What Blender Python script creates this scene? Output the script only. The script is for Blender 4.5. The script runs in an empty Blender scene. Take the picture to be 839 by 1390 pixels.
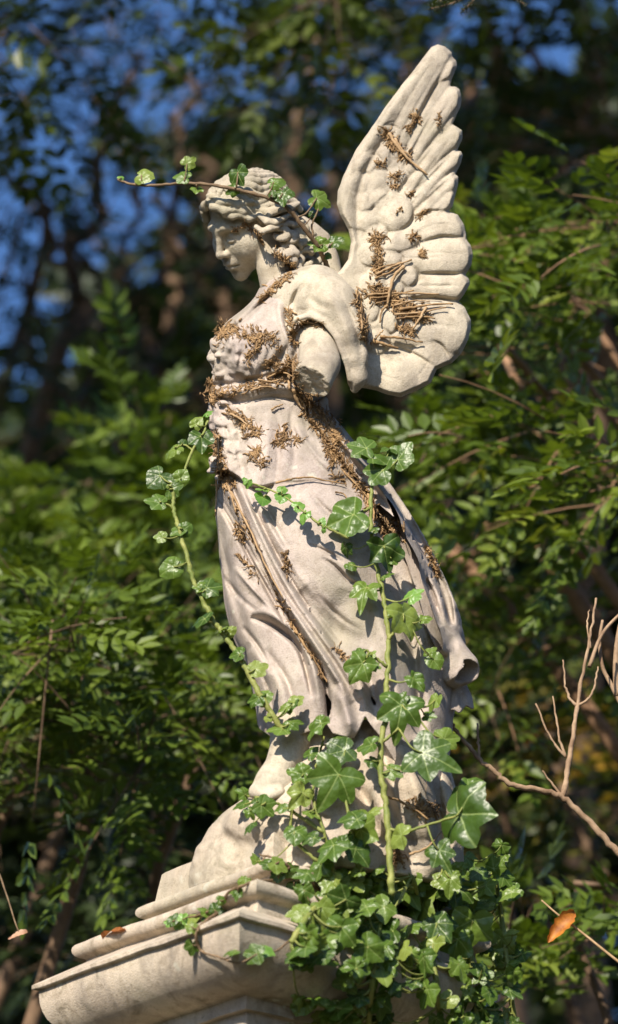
import bpy, math, random, time
import numpy as np
from mathutils import Vector, Matrix
from mathutils.bvhtree import BVHTree
T0 = time.time()
random.seed(7); RNG = np.random.default_rng(7)
SC = bpy.context.scene
COL = SC.collection

# ------------------------------------------------------------------ camera frame
W_PX, H_PX = 839.0, 1390.0
PITCH = math.radians(24.0)
DIST = 6.3                      # camera to the statue along the optical axis
S = 1.35e-3                     # metres per reference pixel at the statue
CAM = Vector((0.0, -DIST * math.cos(PITCH), 1.5))
FWD = Vector((0, math.cos(PITCH), math.sin(PITCH)))
UPV = Vector((0, -math.sin(PITCH), math.cos(PITCH)))

def M(u, v, z=0.0):
    """reference pixel + depth (pixel units towards the camera from the statue's vertical plane) -> world arrays"""
    u = np.asarray(u, float); v = np.asarray(v, float); z = np.asarray(z, float)
    a = (u - W_PX / 2) * S / DIST
    b = -(v - H_PX / 2) * S / DIST
    dx = a; dy = FWD.y + b * UPV.y; dz = FWD.z + b * UPV.z
    t = (-z * S - CAM.y) / dy
    return np.stack([CAM.x + dx * t, CAM.y + dy * t, CAM.z + dz * t], -1)
def P(u, v, z=0.0): return Vector(M(u, v, z).tolist())
def at(u, v, Y): return P(u, v, -Y / S)                 # pixel to a point on the vertical plane world Y

# ------------------------------------------------------------------ objects
def tag(o, label=None, cat=None, group=None, kind=None):
    if label: o['label'] = label
    if cat: o['category'] = cat
    if group: o['group'] = group
    if kind: o['kind'] = kind
    return o
def empty(name, loc=(0, 0, 0), label=None, cat=None, group=None):
    o = bpy.data.objects.new(name, None); COL.objects.link(o); o.location = loc
    o.empty_display_size = 0.05
    return tag(o, label, cat, group)
def mesh_np(name, verts, faces, mat, smooth=True):
    """verts (n,3), faces (m,k) array or list of such arrays"""
    verts = np.asarray(verts, np.float32)
    fl = faces if isinstance(faces, list) else [faces]
    fl = [np.asarray(f, np.int32) for f in fl if len(f)]
    me = bpy.data.meshes.new(name)
    me.vertices.add(len(verts)); me.vertices.foreach_set('co', verts.ravel())
    loops = np.concatenate([f.ravel() for f in fl])
    tot = np.concatenate([np.full(len(f), f.shape[1], np.int32) for f in fl])
    start = np.concatenate([[0], np.cumsum(tot)[:-1]]).astype(np.int32)
    me.loops.add(len(loops)); me.loops.foreach_set('vertex_index', loops)
    me.polygons.add(len(tot)); me.polygons.foreach_set('loop_start', start)
    try: me.polygons.foreach_set('loop_total', tot)
    except Exception: pass
    me.polygons.foreach_set('use_smooth', np.full(len(tot), smooth, bool))
    me.update(calc_edges=True); me.validate()
    if mat: me.materials.append(mat)
    return me
def obj_np(name, verts, faces, mat, parent=None, smooth=True):
    o = bpy.data.objects.new(name, mesh_np(name, verts, faces, mat, smooth)); COL.objects.link(o)
    if parent is not None:
        o.parent = parent
        o.matrix_parent_inverse = Matrix.Translation(-Vector(parent.location))
    return o
def fattr(me, name, vals):
    a = me.attributes.new(name, 'FLOAT', 'POINT'); a.data.foreach_set('value', np.asarray(vals, np.float32))

class MB:
    """collects tubes / polygons into one mesh"""
    def __init__(s): s.v = []; s.q = []; s.t = []; s.n = 0; s.a = []
    def add(s, verts, quads=None, tris=None, attr=None):
        verts = np.asarray(verts, float)
        if quads is not None and len(quads): s.q.append(np.asarray(quads) + s.n)
        if tris is not None and len(tris): s.t.append(np.asarray(tris) + s.n)
        s.v.append(verts); s.a.append(np.zeros(len(verts)) if attr is None else np.broadcast_to(attr, (len(verts),)))
        s.n += len(verts)
    def tube(s, pts, r, seg=6, attr=None):
        pts = np.asarray([list(p) for p in pts], float); n = len(pts)
        r = np.broadcast_to(np.asarray(r, float), (n,))
        tan = np.gradient(pts, axis=0); tan /= np.linalg.norm(tan, axis=1, keepdims=True) + 1e-9
        ref = np.array([0.13, 0.31, 0.94]) if abs(tan[0, 2]) < 0.9 else np.array([0.94, 0.31, 0.1])
        a = np.cross(tan, ref); a /= np.linalg.norm(a, axis=1, keepdims=True) + 1e-9
        b = np.cross(tan, a)
        th = np.linspace(0, 2 * math.pi, seg, endpoint=False)
        ring = (a[:, None] * np.cos(th)[None, :, None] + b[:, None] * np.sin(th)[None, :, None]) * r[:, None, None] + pts[:, None]
        V = np.concatenate([ring.reshape(-1, 3), pts[:1], pts[-1:]])
        i = np.arange(n - 1)[:, None] * seg; j = np.arange(seg)[None]; k = (j + 1) % seg
        Q = np.stack([i + j, i + k, i + seg + k, i + seg + j], -1).reshape(-1, 4)
        j = np.arange(seg); k = (j + 1) % seg; e = n * seg
        T = np.concatenate([np.stack([k, j, np.full(seg, e)], -1), np.stack([j + (n - 1) * seg, k + (n - 1) * seg, np.full(seg, e + 1)], -1)])
        s.add(V, Q, T, attr)
    def build(s, name, mat, parent=None, smooth=True, attr=None):
        V = np.concatenate(s.v); fl = []
        if s.q: fl.append(np.concatenate(s.q))
        if s.t: fl.append(np.concatenate(s.t))
        o = obj_np(name, V, fl, mat, parent, smooth)
        if attr and len(o.data.vertices) == len(V): fattr(o.data, attr, np.concatenate(s.a))
        return o

def smoothline(pts, n=8):
    """Catmull-Rom through the points"""
    p = np.asarray([list(q) for q in pts], float)
    if len(p) < 3: 
        t = np.linspace(0, 1, n + 1)[:, None]; return p[0] * (1 - t) + p[-1] * t
    q = np.concatenate([[2 * p[0] - p[1]], p, [2 * p[-1] - p[-2]]])
    out = []
    for i in range(len(p) - 1):
        a, b, c, d = q[i:i + 4]
        t = np.linspace(0, 1, n, endpoint=False)[:, None]
        out.append(0.5 * (2 * b + (c - a) * t + (2 * a - 5 * b + 4 * c - d) * t ** 2 + (3 * b - a - 3 * c + d) * t ** 3))
    return np.concatenate(out + [p[-1:]])

# ------------------------------------------------------------------ implicit sculpting
def hashn(ix, iy, iz):
    h = (ix * 374761393 + iy * 668265263 + iz * 1274126177) & 0x7fffffff
    h = ((h ^ (h >> 13)) * 1103515245) & 0x7fffffff
    return ((h ^ (h >> 16)) & 0xffff) / 65535.0
def vnoise(x, y, z):
    xi = np.floor(x).astype(np.int64); yi = np.floor(y).astype(np.int64); zi = np.floor(z).astype(np.int64)
    fx = x - xi; fy = y - yi; fz = z - zi
    fx = fx * fx * (3 - 2 * fx); fy = fy * fy * (3 - 2 * fy); fz = fz * fz * (3 - 2 * fz)
    r = 0
    for dx in (0, 1):
        for dy in (0, 1):
            for dz in (0, 1):
                r = r + hashn(xi + dx, yi + dy, zi + dz) * (fx if dx else 1 - fx) * (fy if dy else 1 - fy) * (fz if dz else 1 - fz)
    return r * 2 - 1
def fbm(x, y, z, o=3):
    r = 0; a = 1
    for _ in range(o):
        r = r + a * vnoise(x, y, z); x = x * 2.03 + 7.1; y = y * 2.03 + 3.7; z = z * 2.03 + 1.3; a *= 0.5
    return r
def smin(a, b, k):
    h = np.clip(0.5 + 0.5 * (b - a) / k, 0, 1)
    return b * (1 - h) + a * h - k * h * (1 - h)
def smax(a, b, k): return -smin(-a, -b, k)
def ell(p, c, r):
    x = (p[0] - c[0]) / r[0]; y = (p[1] - c[1]) / r[1]; z = (p[2] - c[2]) / r[2]
    k0 = np.sqrt(x * x + y * y + z * z) + 1e-6
    k1 = np.sqrt((x / r[0]) ** 2 + (y / r[1]) ** 2 + (z / r[2]) ** 2) + 1e-9
    return k0 * (k0 - 1) / k1
def cap(p, a, b, ra, rb):
    ba = [b[i] - a[i] for i in range(3)]
    l2 = sum(x * x for x in ba) + 1e-9
    t = np.clip(((p[0] - a[0]) * ba[0] + (p[1] - a[1]) * ba[1] + (p[2] - a[2]) * ba[2]) / l2, 0, 1)
    return np.sqrt((p[0] - a[0] - t * ba[0]) ** 2 + (p[1] - a[1] - t * ba[1]) ** 2 + (p[2] - a[2] - t * ba[2]) ** 2) - (ra + (rb - ra) * t)
def near(d, p, f, lo, hi, k, pad=14.0):
    """smooth-union f into d, evaluated only where the box [lo,hi] is near"""
    m = (p[0] > lo[0] - pad) & (p[0] < hi[0] + pad) & (p[1] > lo[1] - pad) & (p[1] < hi[1] + pad) & (p[2] > lo[2] - pad) & (p[2] < hi[2] + pad)
    if m.any():
        d = d.copy(); q = (p[0][m], p[1][m], p[2][m]); d[m] = smin(d[m], f(q), k)
    return d
def nchain(d, p, pts, k, ks, pad=14.0):
    a = np.asarray(pts, float); r = a[:, 3].max()
    return near(d, p, lambda q: chain(q, pts, k), a[:, :3].min(0) - r, a[:, :3].max(0) + r, ks, pad)
def chain(p, pts, k=3.0):
    """pts: (x,y,z,r)"""
    d = None
    for a, b in zip(pts[:-1], pts[1:]):
        e = cap(p, a[:3], b[:3], a[3], b[3])
        d = e if d is None else smin(d, e, k)
    return d

class Relief:
    """height map over reference pixels, painted with strokes"""
    def __init__(s, u0, v0, u1, v1):
        s.u0, s.v0 = u0, v0; s.H = np.zeros((int(v1 - v0) + 1, int(u1 - u0) + 1), np.float32)
        s.V, s.U = np.mgrid[v0:v0 + s.H.shape[0], u0:u0 + s.H.shape[1]].astype(np.float32)
    def dist(s, pts, pad):
        pts = np.asarray(pts, float)
        a0 = max(0, int(pts[:, 0].min() - pad - s.u0)); a1 = min(s.H.shape[1], int(pts[:, 0].max() + pad - s.u0) + 1)
        b0 = max(0, int(pts[:, 1].min() - pad - s.v0)); b1 = min(s.H.shape[0], int(pts[:, 1].max() + pad - s.v0) + 1)
        sl = (slice(b0, b1), slice(a0, a1)); U = s.U[sl]; V = s.V[sl]
        best = np.full(U.shape, 1e9, np.float32); tt = np.zeros(U.shape, np.float32); sd = np.ones(U.shape, np.float32)
        seglen = np.linalg.norm(np.diff(pts[:, :2], axis=0), axis=1); cum = np.concatenate([[0], np.cumsum(seglen)]); tot = cum[-1]
        for i in range(len(pts) - 1):
            ax, ay = pts[i, :2]; bx, by = pts[i + 1, :2]; dx, dy = bx - ax, by - ay; l2 = dx * dx + dy * dy + 1e-9
            t = np.clip(((U - ax) * dx + (V - ay) * dy) / l2, 0, 1)
            d = np.hypot(U - ax - t * dx, V - ay - t * dy)
            m = d < best; best[m] = d[m]; tt[m] = ((cum[i] + t * seglen[i]) / tot)[m]
            cr = (U - ax) * dy - (V - ay) * dx
            sd[m] = np.sign(cr)[m]
        return sl, best, tt, sd
    def stroke(s, pts, w, h, taper=0.25, sharp=1.0, side=0.0):
        """gaussian ridge (h>0) or groove (h<0); side skews the profile to one flank"""
        pts = smoothline([(a, b) for a, b in pts], 6)
        sl, d, t, sd = s.dist(pts, w * 4)
        e = np.clip(np.minimum(t, 1 - t) / max(taper, 1e-3), 0, 1) ** 0.7 if taper > 0 else 1
        ww = np.where(sd > 0, w * (1 + side), w * (1 - side))
        s.H[sl] += h * e * np.exp(-(d / ww) ** (2 * sharp))
    def feather(s, pts, w, h, wb=None):
        """rounded pad laid over what is already there (max)"""
        pts = smoothline([(a, b) for a, b in pts], 6)
        sl, d, t, sd = s.dist(pts, w + 2)
        w2 = (wb if wb else w) * (1 - t) + w * t
        q = np.clip(1 - (d / w2) ** 2, 0, 1) ** 0.5
        hh = q * h * (0.45 + 0.55 * t) - np.exp(-(d / 1.6) ** 2) * 0.8 * (t < .9)
        s.H[sl] = np.where(d < w2, np.maximum(s.H[sl], hh), s.H[sl])
    def bump(s, c, r, h, rot=0, p=1.0):
        cr, sr = math.cos(rot), math.sin(rot)
        x = (s.U - c[0]) * cr + (s.V - c[1]) * sr; y = -(s.U - c[0]) * sr + (s.V - c[1]) * cr
        q = np.clip(1 - (x / r[0]) ** 2 - (y / r[1]) ** 2, 0, 1) ** p
        s.H += h * q
    def dome(s, c, r, h, rot=0):
        cr, sr = math.cos(rot), math.sin(rot)
        x = (s.U - c[0]) * cr + (s.V - c[1]) * sr; y = -(s.U - c[0]) * sr + (s.V - c[1]) * cr
        q = 1 - (x / r[0]) ** 2 - (y / r[1]) ** 2
        s.H = np.where(q > 0, np.maximum(s.H, h * np.sqrt(np.clip(q, 0, 1))), s.H)
    def blur(s, n=1):
        for _ in range(n):
            p = np.pad(s.H, 1, mode='edge')
            s.H = (p[:-2, 1:-1] + p[2:, 1:-1] + p[1:-1, :-2] + p[1:-1, 2:] + 2 * s.H) / 6
    def at(s, u, v):
        return bil(s.H, u - s.u0, v - s.v0)
def bil(A, x, y):
    x = np.clip(x, 0, A.shape[1] - 1.001); y = np.clip(y, 0, A.shape[0] - 1.001)
    i = x.astype(np.int32); j = y.astype(np.int32); fx = x - i; fy = y - j
    return (A[j, i] * (1 - fx) + A[j, i + 1] * fx) * (1 - fy) + (A[j + 1, i] * (1 - fx) + A[j + 1, i + 1] * fx) * fy
def poly_sdf_map(poly, u0, v0, u1, v1):
    poly = np.asarray(poly, float)
    V, U = np.mgrid[v0:v1 + 1, u0:u1 + 1].astype(np.float32)
    d = np.full(U.shape, 1e9); ins = np.zeros(U.shape, bool); n = len(poly)
    for i in range(n):
        ax, ay = poly[i]; bx, by = poly[(i + 1) % n]; dx, dy = bx - ax, by - ay
        t = np.clip(((U - ax) * dx + (V - ay) * dy) / (dx * dx + dy * dy + 1e-9), 0, 1)
        d = np.minimum(d, np.hypot(U - ax - t * dx, V - ay - t * dy))
        c = ((ay > V) != (by > V)) & (U < (bx - ax) * (V - ay) / (by - ay + 1e-12) + ax)
        ins ^= c
    return np.where(ins, -d, d).astype(np.float32)

def sculpt(f, lo, hi, h, B=8, lip=1.6):
    """extract f(u,v,z)=0 by naive surface nets, block-sparse; returns verts in (u,v,z) and quads"""
    lo = np.asarray(lo, float); hi = np.asarray(hi, float)
    nb = np.ceil((hi - lo) / (h * B)).astype(int)
    N = nb * B + 1
    g = np.stack(np.meshgrid(*[lo[i] + (np.arange(nb[i]) + 0.5) * B * h for i in range(3)], indexing='ij'), -1).reshape(-1, 3)
    fc = f((g[:, 0], g[:, 1], g[:, 2]))
    keep = np.abs(fc) < B * h * 0.87 * lip
    F = np.full(N, 1.0, np.float32)
    sign = np.where(fc.reshape(nb) < 0, -1.0, 1.0).astype(np.float32)
    F[:-1, :-1, :-1] = np.repeat(np.repeat(np.repeat(sign, B, 0), B, 1), B, 2)
    loc = np.stack(np.meshgrid(*[np.arange(B + 1)] * 3, indexing='ij'), -1).reshape(-1, 3)
    idx = np.stack(np.unravel_index(np.nonzero(keep)[0], nb), -1) * B
    for s0 in range(0, len(idx), 160):
        ii = (idx[s0:s0 + 160, None] + loc[None]).reshape(-1, 3)
        p = lo + ii * h
        F[ii[:, 0], ii[:, 1], ii[:, 2]] = f((p[:, 0], p[:, 1], p[:, 2]))
    ins = F < 0
    c = [ins[a:N[0] - 1 + a, b:N[1] - 1 + b, d:N[2] - 1 + d] for a in (0, 1) for b in (0, 1) for d in (0, 1)]
    s = sum(x.astype(np.int8) for x in c)
    cells = np.argwhere((s > 0) & (s < 8))
    vid = np.full(N - 1, -1, np.int32); vid[cells[:, 0], cells[:, 1], cells[:, 2]] = np.arange(len(cells))
    acc = np.zeros((len(cells), 3)); cnt = np.zeros(len(cells))
    cor = np.array([(a, b, d) for a in (0, 1) for b in (0, 1) for d in (0, 1)])
    val = np.stack([F[cells[:, 0] + a, cells[:, 1] + b, cells[:, 2] + d] for a, b, d in cor], -1)
    for i in range(8):
        for j in range(i + 1, 8):
            df = cor[j] - cor[i]
            if np.abs(df).sum() != 1: continue
            a = val[:, i]; b = val[:, j]; m = (a < 0) != (b < 0)
            t = np.where(m, a / np.where(m, a - b, 1), 0)
            acc[m] += (cor[i] + t[:, None] * df)[m]; cnt[m] += 1
    verts = lo + (cells + acc / cnt[:, None]) * h
    quads = []
    for ax in range(3):
        o1, o2 = [(1, 2), (2, 0), (0, 1)][ax]
        sl0 = [slice(1, -1)] * 3; sl0[ax] = slice(0, N[ax] - 1); sl1 = list(sl0); sl1[ax] = slice(1, N[ax])
        A = ins[tuple(sl0)]; Bm = ins[tuple(sl1)]
        e = np.argwhere(A != Bm); flip = A[e[:, 0], e[:, 1], e[:, 2]]
        off = np.array([1, 1, 1]); off[ax] = 0
        e = e + off
        d1 = np.zeros(3, int); d1[o1] = 1; d2 = np.zeros(3, int); d2[o2] = 1
        q = np.stack([vid[tuple((e - x).T)] for x in (d1 + d2, d2, 0 * d1, d1)], -1)
        # orientation: outward where the inside is on the lower side
        q = np.where(flip[:, None], q, q[:, ::-1])
        quads.append(q[(q >= 0).all(1)])
    return verts, np.concatenate(quads)
ZMAP = np.full((720, 430), -1e4, np.float32)        # 2 px cells: nearest stone depth, for things that lie on the statue
def splat(u, v, z):
    i = np.clip((np.asarray(v) / 2).astype(int), 0, 719); j = np.clip((np.asarray(u) / 2).astype(int), 0, 429)
    np.maximum.at(ZMAP, (i, j), z)
def sculpt_obj(name, f, lo, hi, h, mat, parent, lip=1.6):
    t = time.time(); v, q = sculpt(f, lo, hi, h, lip=lip)
    splat(v[:, 0], v[:, 1], v[:, 2])
    # (u,v,z) is left-handed seen from the world, so the winding is flipped
    o = obj_np(name, M(v[:, 0], v[:, 1], v[:, 2]), q[:, ::-1], mat, parent)
    print('SCULPT', name, len(v), round(time.time() - t, 1), 's')
    return o
# ------------------------------------------------------------------ materials
def new_mat(name):
    m = bpy.data.materials.new(name); m.use_nodes = True
    nt = m.node_tree; b = nt.nodes['Principled BSDF']
    return m, nt, b
def N(nt, t, **kw):
    n = nt.nodes.new(t)
    for k, v in kw.items(): setattr(n, k, v)
    return n
def noise(nt, scale, detail=4, rough=0.55, coord=None, dist=0.0):
    n = N(nt, 'ShaderNodeTexNoise'); n.inputs['Scale'].default_value = scale; n.inputs['Detail'].default_value = detail
    n.inputs['Roughness'].default_value = rough; n.inputs['Distortion'].default_value = dist
    if coord is not None: nt.links.new(coord, n.inputs['Vector'])
    return n
def ramp(nt, fac, stops):
    r = N(nt, 'ShaderNodeValToRGB'); e = r.color_ramp.elements
    while len(e) < len(stops): e.new(0.5)
    for i, (p, c) in enumerate(stops): e[i].position = p; e[i].color = (*c, 1)
    nt.links.new(fac, r.inputs[0]); return r
def mix(nt, fac, a, b, mode='MIX'):
    m = N(nt, 'ShaderNodeMix', data_type='RGBA', blend_type=mode)
    for s, i in ((fac, 0), (a, 6), (b, 7)):
        if isinstance(s, (int, float)): m.inputs[i].default_value = s
        elif isinstance(s, tuple): m.inputs[i].default_value = (*s, 1)
        else: nt.links.new(s, m.inputs[i])
    return m.outputs[2]
def stone_mat(name, c0, c1, c2, bump=0.5, stain=0.5):
    m, nt, b = new_mat(name)
    g = N(nt, 'ShaderNodeNewGeometry').outputs['Position']
    n1 = noise(nt, 5.5, 6, 0.62, g, 0.3); n2 = noise(nt, 38, 5, 0.6, g); n3 = noise(nt, 16, 6, 0.7, g, 0.6); n4 = noise(nt, 330, 3, 0.6, g)
    base = ramp(nt, n1.outputs[0], [(0.3, c1), (0.52, c0), (0.72, c2)]).outputs[0]
    grain = ramp(nt, n2.outputs[0], [(0.32, (0.72, 0.70, 0.66)), (0.5, (1, 1, 1)), (0.7, (1.0, 0.99, 0.97))]).outputs[0]
    col = mix(nt, 0.75, base, grain, 'MULTIPLY')
    fine = ramp(nt, n4.outputs[0], [(0.3, (0.72, 0.7, 0.68)), (0.55, (1, 1, 1))]).outputs[0]
    col = mix(nt, 0.6, col, fine, 'MULTIPLY')
    st = ramp(nt, n3.outputs[0], [(0.53, (0, 0, 0)), (0.68, (stain,) * 3)]).outputs[0]
    col = mix(nt, st, col, (0.20, 0.165, 0.11))
    mp = N(nt, 'ShaderNodeMapping'); mp.inputs['Scale'].default_value = (1, 1, .28); nt.links.new(g, mp.inputs[0])
    n5 = noise(nt, 11, 6, .7, mp.outputs[0], 1.0); n6 = noise(nt, 70, 5, .7, g, .4); n7 = noise(nt, 3.2, 5, .6, g, .5)
    col = mix(nt, ramp(nt, n5.outputs[0], [(.46, (0, 0, 0)), (.70, (.68,) * 3)]).outputs[0], col, (.235, .205, .17))       # rain streaks
    col = mix(nt, ramp(nt, n7.outputs[0], [(.50, (0, 0, 0)), (.66, (.6,) * 3)]).outputs[0], col, (.27, .25, .17))          # grey green bloom
    col = mix(nt, ramp(nt, n6.outputs[0], [(.62, (0, 0, 0)), (.70, (.6,) * 3)]).outputs[0], col, (.15, .13, .10))           # dark specks
    vo = N(nt, 'ShaderNodeTexVoronoi'); vo.inputs['Scale'].default_value = 34; nt.links.new(mix(nt, .04, g, noise(nt, 60, 3, .6, g).outputs['Color']), vo.inputs['Vector'])
    lm = N(nt, 'ShaderNodeMath', operation='MULTIPLY'); nt.links.new(ramp(nt, vo.outputs['Distance'], [(.16, (1, 1, 1)), (.30, (0, 0, 0))]).outputs[0], lm.inputs[0]); nt.links.new(ramp(nt, noise(nt, 6, 4, .6, g).outputs[0], [(.52, (0, 0, 0)), (.62, (.7,) * 3)]).outputs[0], lm.inputs[1])
    col = mix(nt, lm.outputs[0], col, (.47, .46, .37))                                                            # pale lichen
    nt.links.new(col, b.inputs['Base Color'])
    b.inputs['Roughness'].default_value = 0.88; b.inputs['Specular IOR Level'].default_value = 0.25
    add = N(nt, 'ShaderNodeMath', operation='MULTIPLY_ADD'); nt.links.new(n2.outputs[0], add.inputs[0]); add.inputs[1].default_value = 0.6
    nt.links.new(n4.outputs[0], add.inputs[2])
    bp = N(nt, 'ShaderNodeBump'); bp.inputs['Strength'].default_value = bump; bp.inputs['Distance'].default_value = 0.003
    nt.links.new(add.outputs[0], bp.inputs['Height']); nt.links.new(bp.outputs[0], b.inputs['Normal'])
    return m
STONE = stone_mat('weathered_limestone', (0.48, 0.42, 0.32), (0.32, 0.275, 0.22), (0.57, 0.51, 0.385))
STONE_ROBE = stone_mat('robe_limestone', (0.46, 0.39, 0.335), (0.30, 0.25, 0.225), (0.55, 0.485, 0.40))
STONE_BASE = stone_mat('plinth_limestone', (0.52, 0.44, 0.34), (0.42, 0.345, 0.265), (0.58, 0.50, 0.385), stain=0.95)

def leaf_mat(name, cols, rough=.4, trans=.3, vein=None, spec=.5, tint='tint', coat=0.0):
    """cols: list of (position, colour) over the per leaf tint attribute"""
    m, nt, b = new_mat(name); out = nt.nodes['Material Output']
    a = N(nt, 'ShaderNodeAttribute', attribute_name=tint)
    fac = a.outputs['Fac']
    if tint == 'object':
        fac = N(nt, 'ShaderNodeObjectInfo').outputs['Random']
    col = ramp(nt, fac, cols).outputs[0]
    g = N(nt, 'ShaderNodeTexCoord').outputs['Object'] if tint == 'object' else N(nt, 'ShaderNodeNewGeometry').outputs['Position']
    nz = noise(nt, 2.2 if tint == 'object' else 60, 4, .6, g)
    col = mix(nt, .5, col, ramp(nt, nz.outputs[0], [(.3, (.72, .74, .7)), (.6, (1.06, 1.06, 1))]).outputs[0], 'MULTIPLY')
    if vein:
        v = N(nt, 'ShaderNodeAttribute', attribute_name='vein')
        col = mix(nt, v.outputs['Fac'], col, vein)
        bp = N(nt, 'ShaderNodeBump'); bp.inputs['Strength'].default_value = .1; bp.inputs['Distance'].default_value = .1
        nb = noise(nt, 3.0, 2, .5, g); nt.links.new(nb.outputs[0], bp.inputs['Height']); nt.links.new(bp.outputs[0], b.inputs['Normal'])
    nt.links.new(col, b.inputs['Base Color']); b.inputs['Roughness'].default_value = rough; b.inputs['Specular IOR Level'].default_value = spec
    b.inputs['Coat Weight'].default_value = coat; b.inputs['Coat Roughness'].default_value = .3
    t = N(nt, 'ShaderNodeBsdfTranslucent'); nt.links.new(mix(nt, 1.0, col, (1.25, 1.3, .55), 'MULTIPLY'), t.inputs['Color'])
    mx = N(nt, 'ShaderNodeMixShader'); mx.inputs[0].default_value = trans
    nt.links.new(b.outputs[0], mx.inputs[1]); nt.links.new(t.outputs[0], mx.inputs[2]); nt.links.new(mx.outputs[0], out.inputs['Surface'])
    return m
def bark_mat(name, c0, c1, scale=60, rough=.8):
    m, nt, b = new_mat(name)
    g = N(nt, 'ShaderNodeNewGeometry').outputs['Position']
    n1 = noise(nt, scale, 5, .6, g); n2 = noise(nt, scale * 6, 3, .6, g)
    col = ramp(nt, n1.outputs[0], [(.32, c0), (.66, c1)]).outputs[0]
    nt.links.new(col, b.inputs['Base Color']); b.inputs['Roughness'].default_value = rough; b.inputs['Specular IOR Level'].default_value = .25
    bp = N(nt, 'ShaderNodeBump'); bp.inputs['Strength'].default_value = .5; bp.inputs['Distance'].default_value = .002
    nt.links.new(n2.outputs[0], bp.inputs['Height']); nt.links.new(bp.outputs[0], b.inputs['Normal'])
    return m
IVY = leaf_mat('ivy_leaf', [(0, (.04, .08, .012)), (.4, (.075, .135, .018)), (.8, (.12, .185, .028)), (1, (.20, .25, .05))], rough=.38, trans=.2, vein=(.30, .38, .13), spec=.38, tint='object', coat=.0)
YOUNG = leaf_mat('young_ivy_leaf', [(0, (.10, .22, .035)), (1, (.17, .32, .06))], rough=.36, trans=.25, vein=(.3, .4, .13), spec=.4, tint='object', coat=.05)
STEM_G = bark_mat('green_ivy_stem', (.13, .17, .035), (.26, .27, .075), 40, .55)
STEM_B = bark_mat('brown_ivy_stem', (.10, .065, .035), (.22, .15, .085), 60, .7)
TWIG = bark_mat('dry_stem', (.13, .075, .034), (.42, .27, .13), 55, .8)
TWIG_L = bark_mat('pale_dry_stem', (.26, .165, .08), (.44, .30, .165), 55, .75)
BRANCH = bark_mat('bare_branch', (.17, .105, .06), (.38, .265, .165), 30, .7)
# ------------------------------------------------------------------ the stone angel
angel = empty('angel_statue', P(440, 1180, 0), 'weathered pale stone angel with one raised wing and a broken arm standing on the plinth', 'statue')
def lin(tab):
    t = np.asarray(tab, float)
    return lambda v, k=1: np.interp(v, t[:, 0], t[:, k])

# ---- robe ---------------------------------------------------------
#   v     uL   uR   depth
RT = [(362, 392, 430, 25), (372, 372, 440, 45), (388, 352, 452, 62), (403, 348, 460, 72), (420, 331, 466, 80), (440, 305, 468, 86), (465, 285, 464, 88),
      (490, 284, 458, 85), (505, 289, 452, 80), (522, 286, 444, 74), (545, 285, 437, 72), (565, 284, 450, 74), (587, 290, 470, 78), (605, 296, 485, 82),
      (635, 297, 510, 88), (660, 294, 530, 92), (700, 292.5, 556, 97), (764, 298.7, 590, 103), (826, 311, 618, 108), (875, 325, 628, 111), (919, 337, 628, 112),
      (945, 344, 626, 112), (985, 352, 622, 112), (1040, 362, 616, 108), (1100, 366, 614, 106)]
rt = lin(RT)
def blur1(f, v, k, w=7): return (f(v - w, k) + f(v, k) + f(v + w, k)) / 3
HEM = np.array([(330, 985), (350, 988), (368, 1000), (400, 1000), (430, 990), (443, 982), (452, 996), (480, 1003), (488, 990), (496, 972), (503, 984), (516, 1000), (540, 1040), (552, 1095), (640, 1095)], float)
R = Relief(260, 340, 680, 1080)
sk = R.stroke
# long folds of the skirt
def fold(pts, w, h, **k): sk(pts, w, h, **k)
fold([(300, 652), (325, 690), (352, 745), (378, 800), (412, 850), (448, 905), (478, 955)], 5.2, 13.5, taper=.12)       # main ridge
fold([(322, 650), (345, 705), (372, 762), (402, 815), (436, 862), (466, 905), (490, 950)], 5.6, 13.5, taper=.12)
fold([(312, 655), (334, 708), (360, 772), (386, 828), (408, 864), (434, 906), (446, 950), (444, 985)], 3.6, -13, taper=.1)   # groove between
fold([(292, 672), (318, 716), (345, 768), (375, 822), (398, 868), (414, 905)], 3.2, -8.5, taper=.3)
fold([(340, 838), (362, 846), (384, 860), (405, 880), (414, 905), (424, 948)], 5, -15, taper=.3, side=.5)
fold([(352, 826), (376, 838), (398, 856), (416, 884), (428, 925), (436, 975)], 6.5, 10, taper=.3)
fold([(336, 655), (352, 690), (368, 720), (384, 752)], 5, 5, taper=.4)
fold([(352, 672), (372, 712), (390, 745)], 4, -5, taper=.4)
fold([(300, 780), (330, 815), (350, 830)], 3, -2.5, taper=.5)
fold([(417, 665), (440, 690), (466, 712), (490, 740)], 4, -6, taper=.4)
fold([(421, 739), (445, 750), (466, 764)], 2.2, -5, taper=.5)
fold([(436, 757), (456, 770), (476, 790), (500, 800)], 2.6, -8.5, taper=.5)
R.bump((448, 735), (75, 90), 12, -.4, 1.2)
fold([(408, 800), (438, 836), (468, 862), (505, 880)], 15, -12, taper=.35)
fold([(418, 815), (446, 850), (470, 880)], 3, -3, taper=.4)
fold([(430, 806), (462, 838), (490, 856)], 3, -3, taper=.4)
fold([(470, 800), (455, 850), (470, 900), (500, 940)], 14, -7, taper=.4)
fold([(500, 800), (520, 860), (535, 920), (545, 985)], 11, 9, taper=.2)
fold([(535, 780), (555, 850), (565, 920), (572, 1000)], 8, -10, taper=.2)
fold([(486, 880), (502, 920), (512, 980)], 7, -10, taper=.3)
fold([(300, 700), (308, 760), (322, 820), (338, 870)], 7, -4, taper=.4)
fold([(340, 880), (362, 905), (380, 935), (384, 980)], 9, 5, taper=.4)
fold([(360, 880), (392, 930), (402, 990)], 5, -5, taper=.4)
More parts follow.
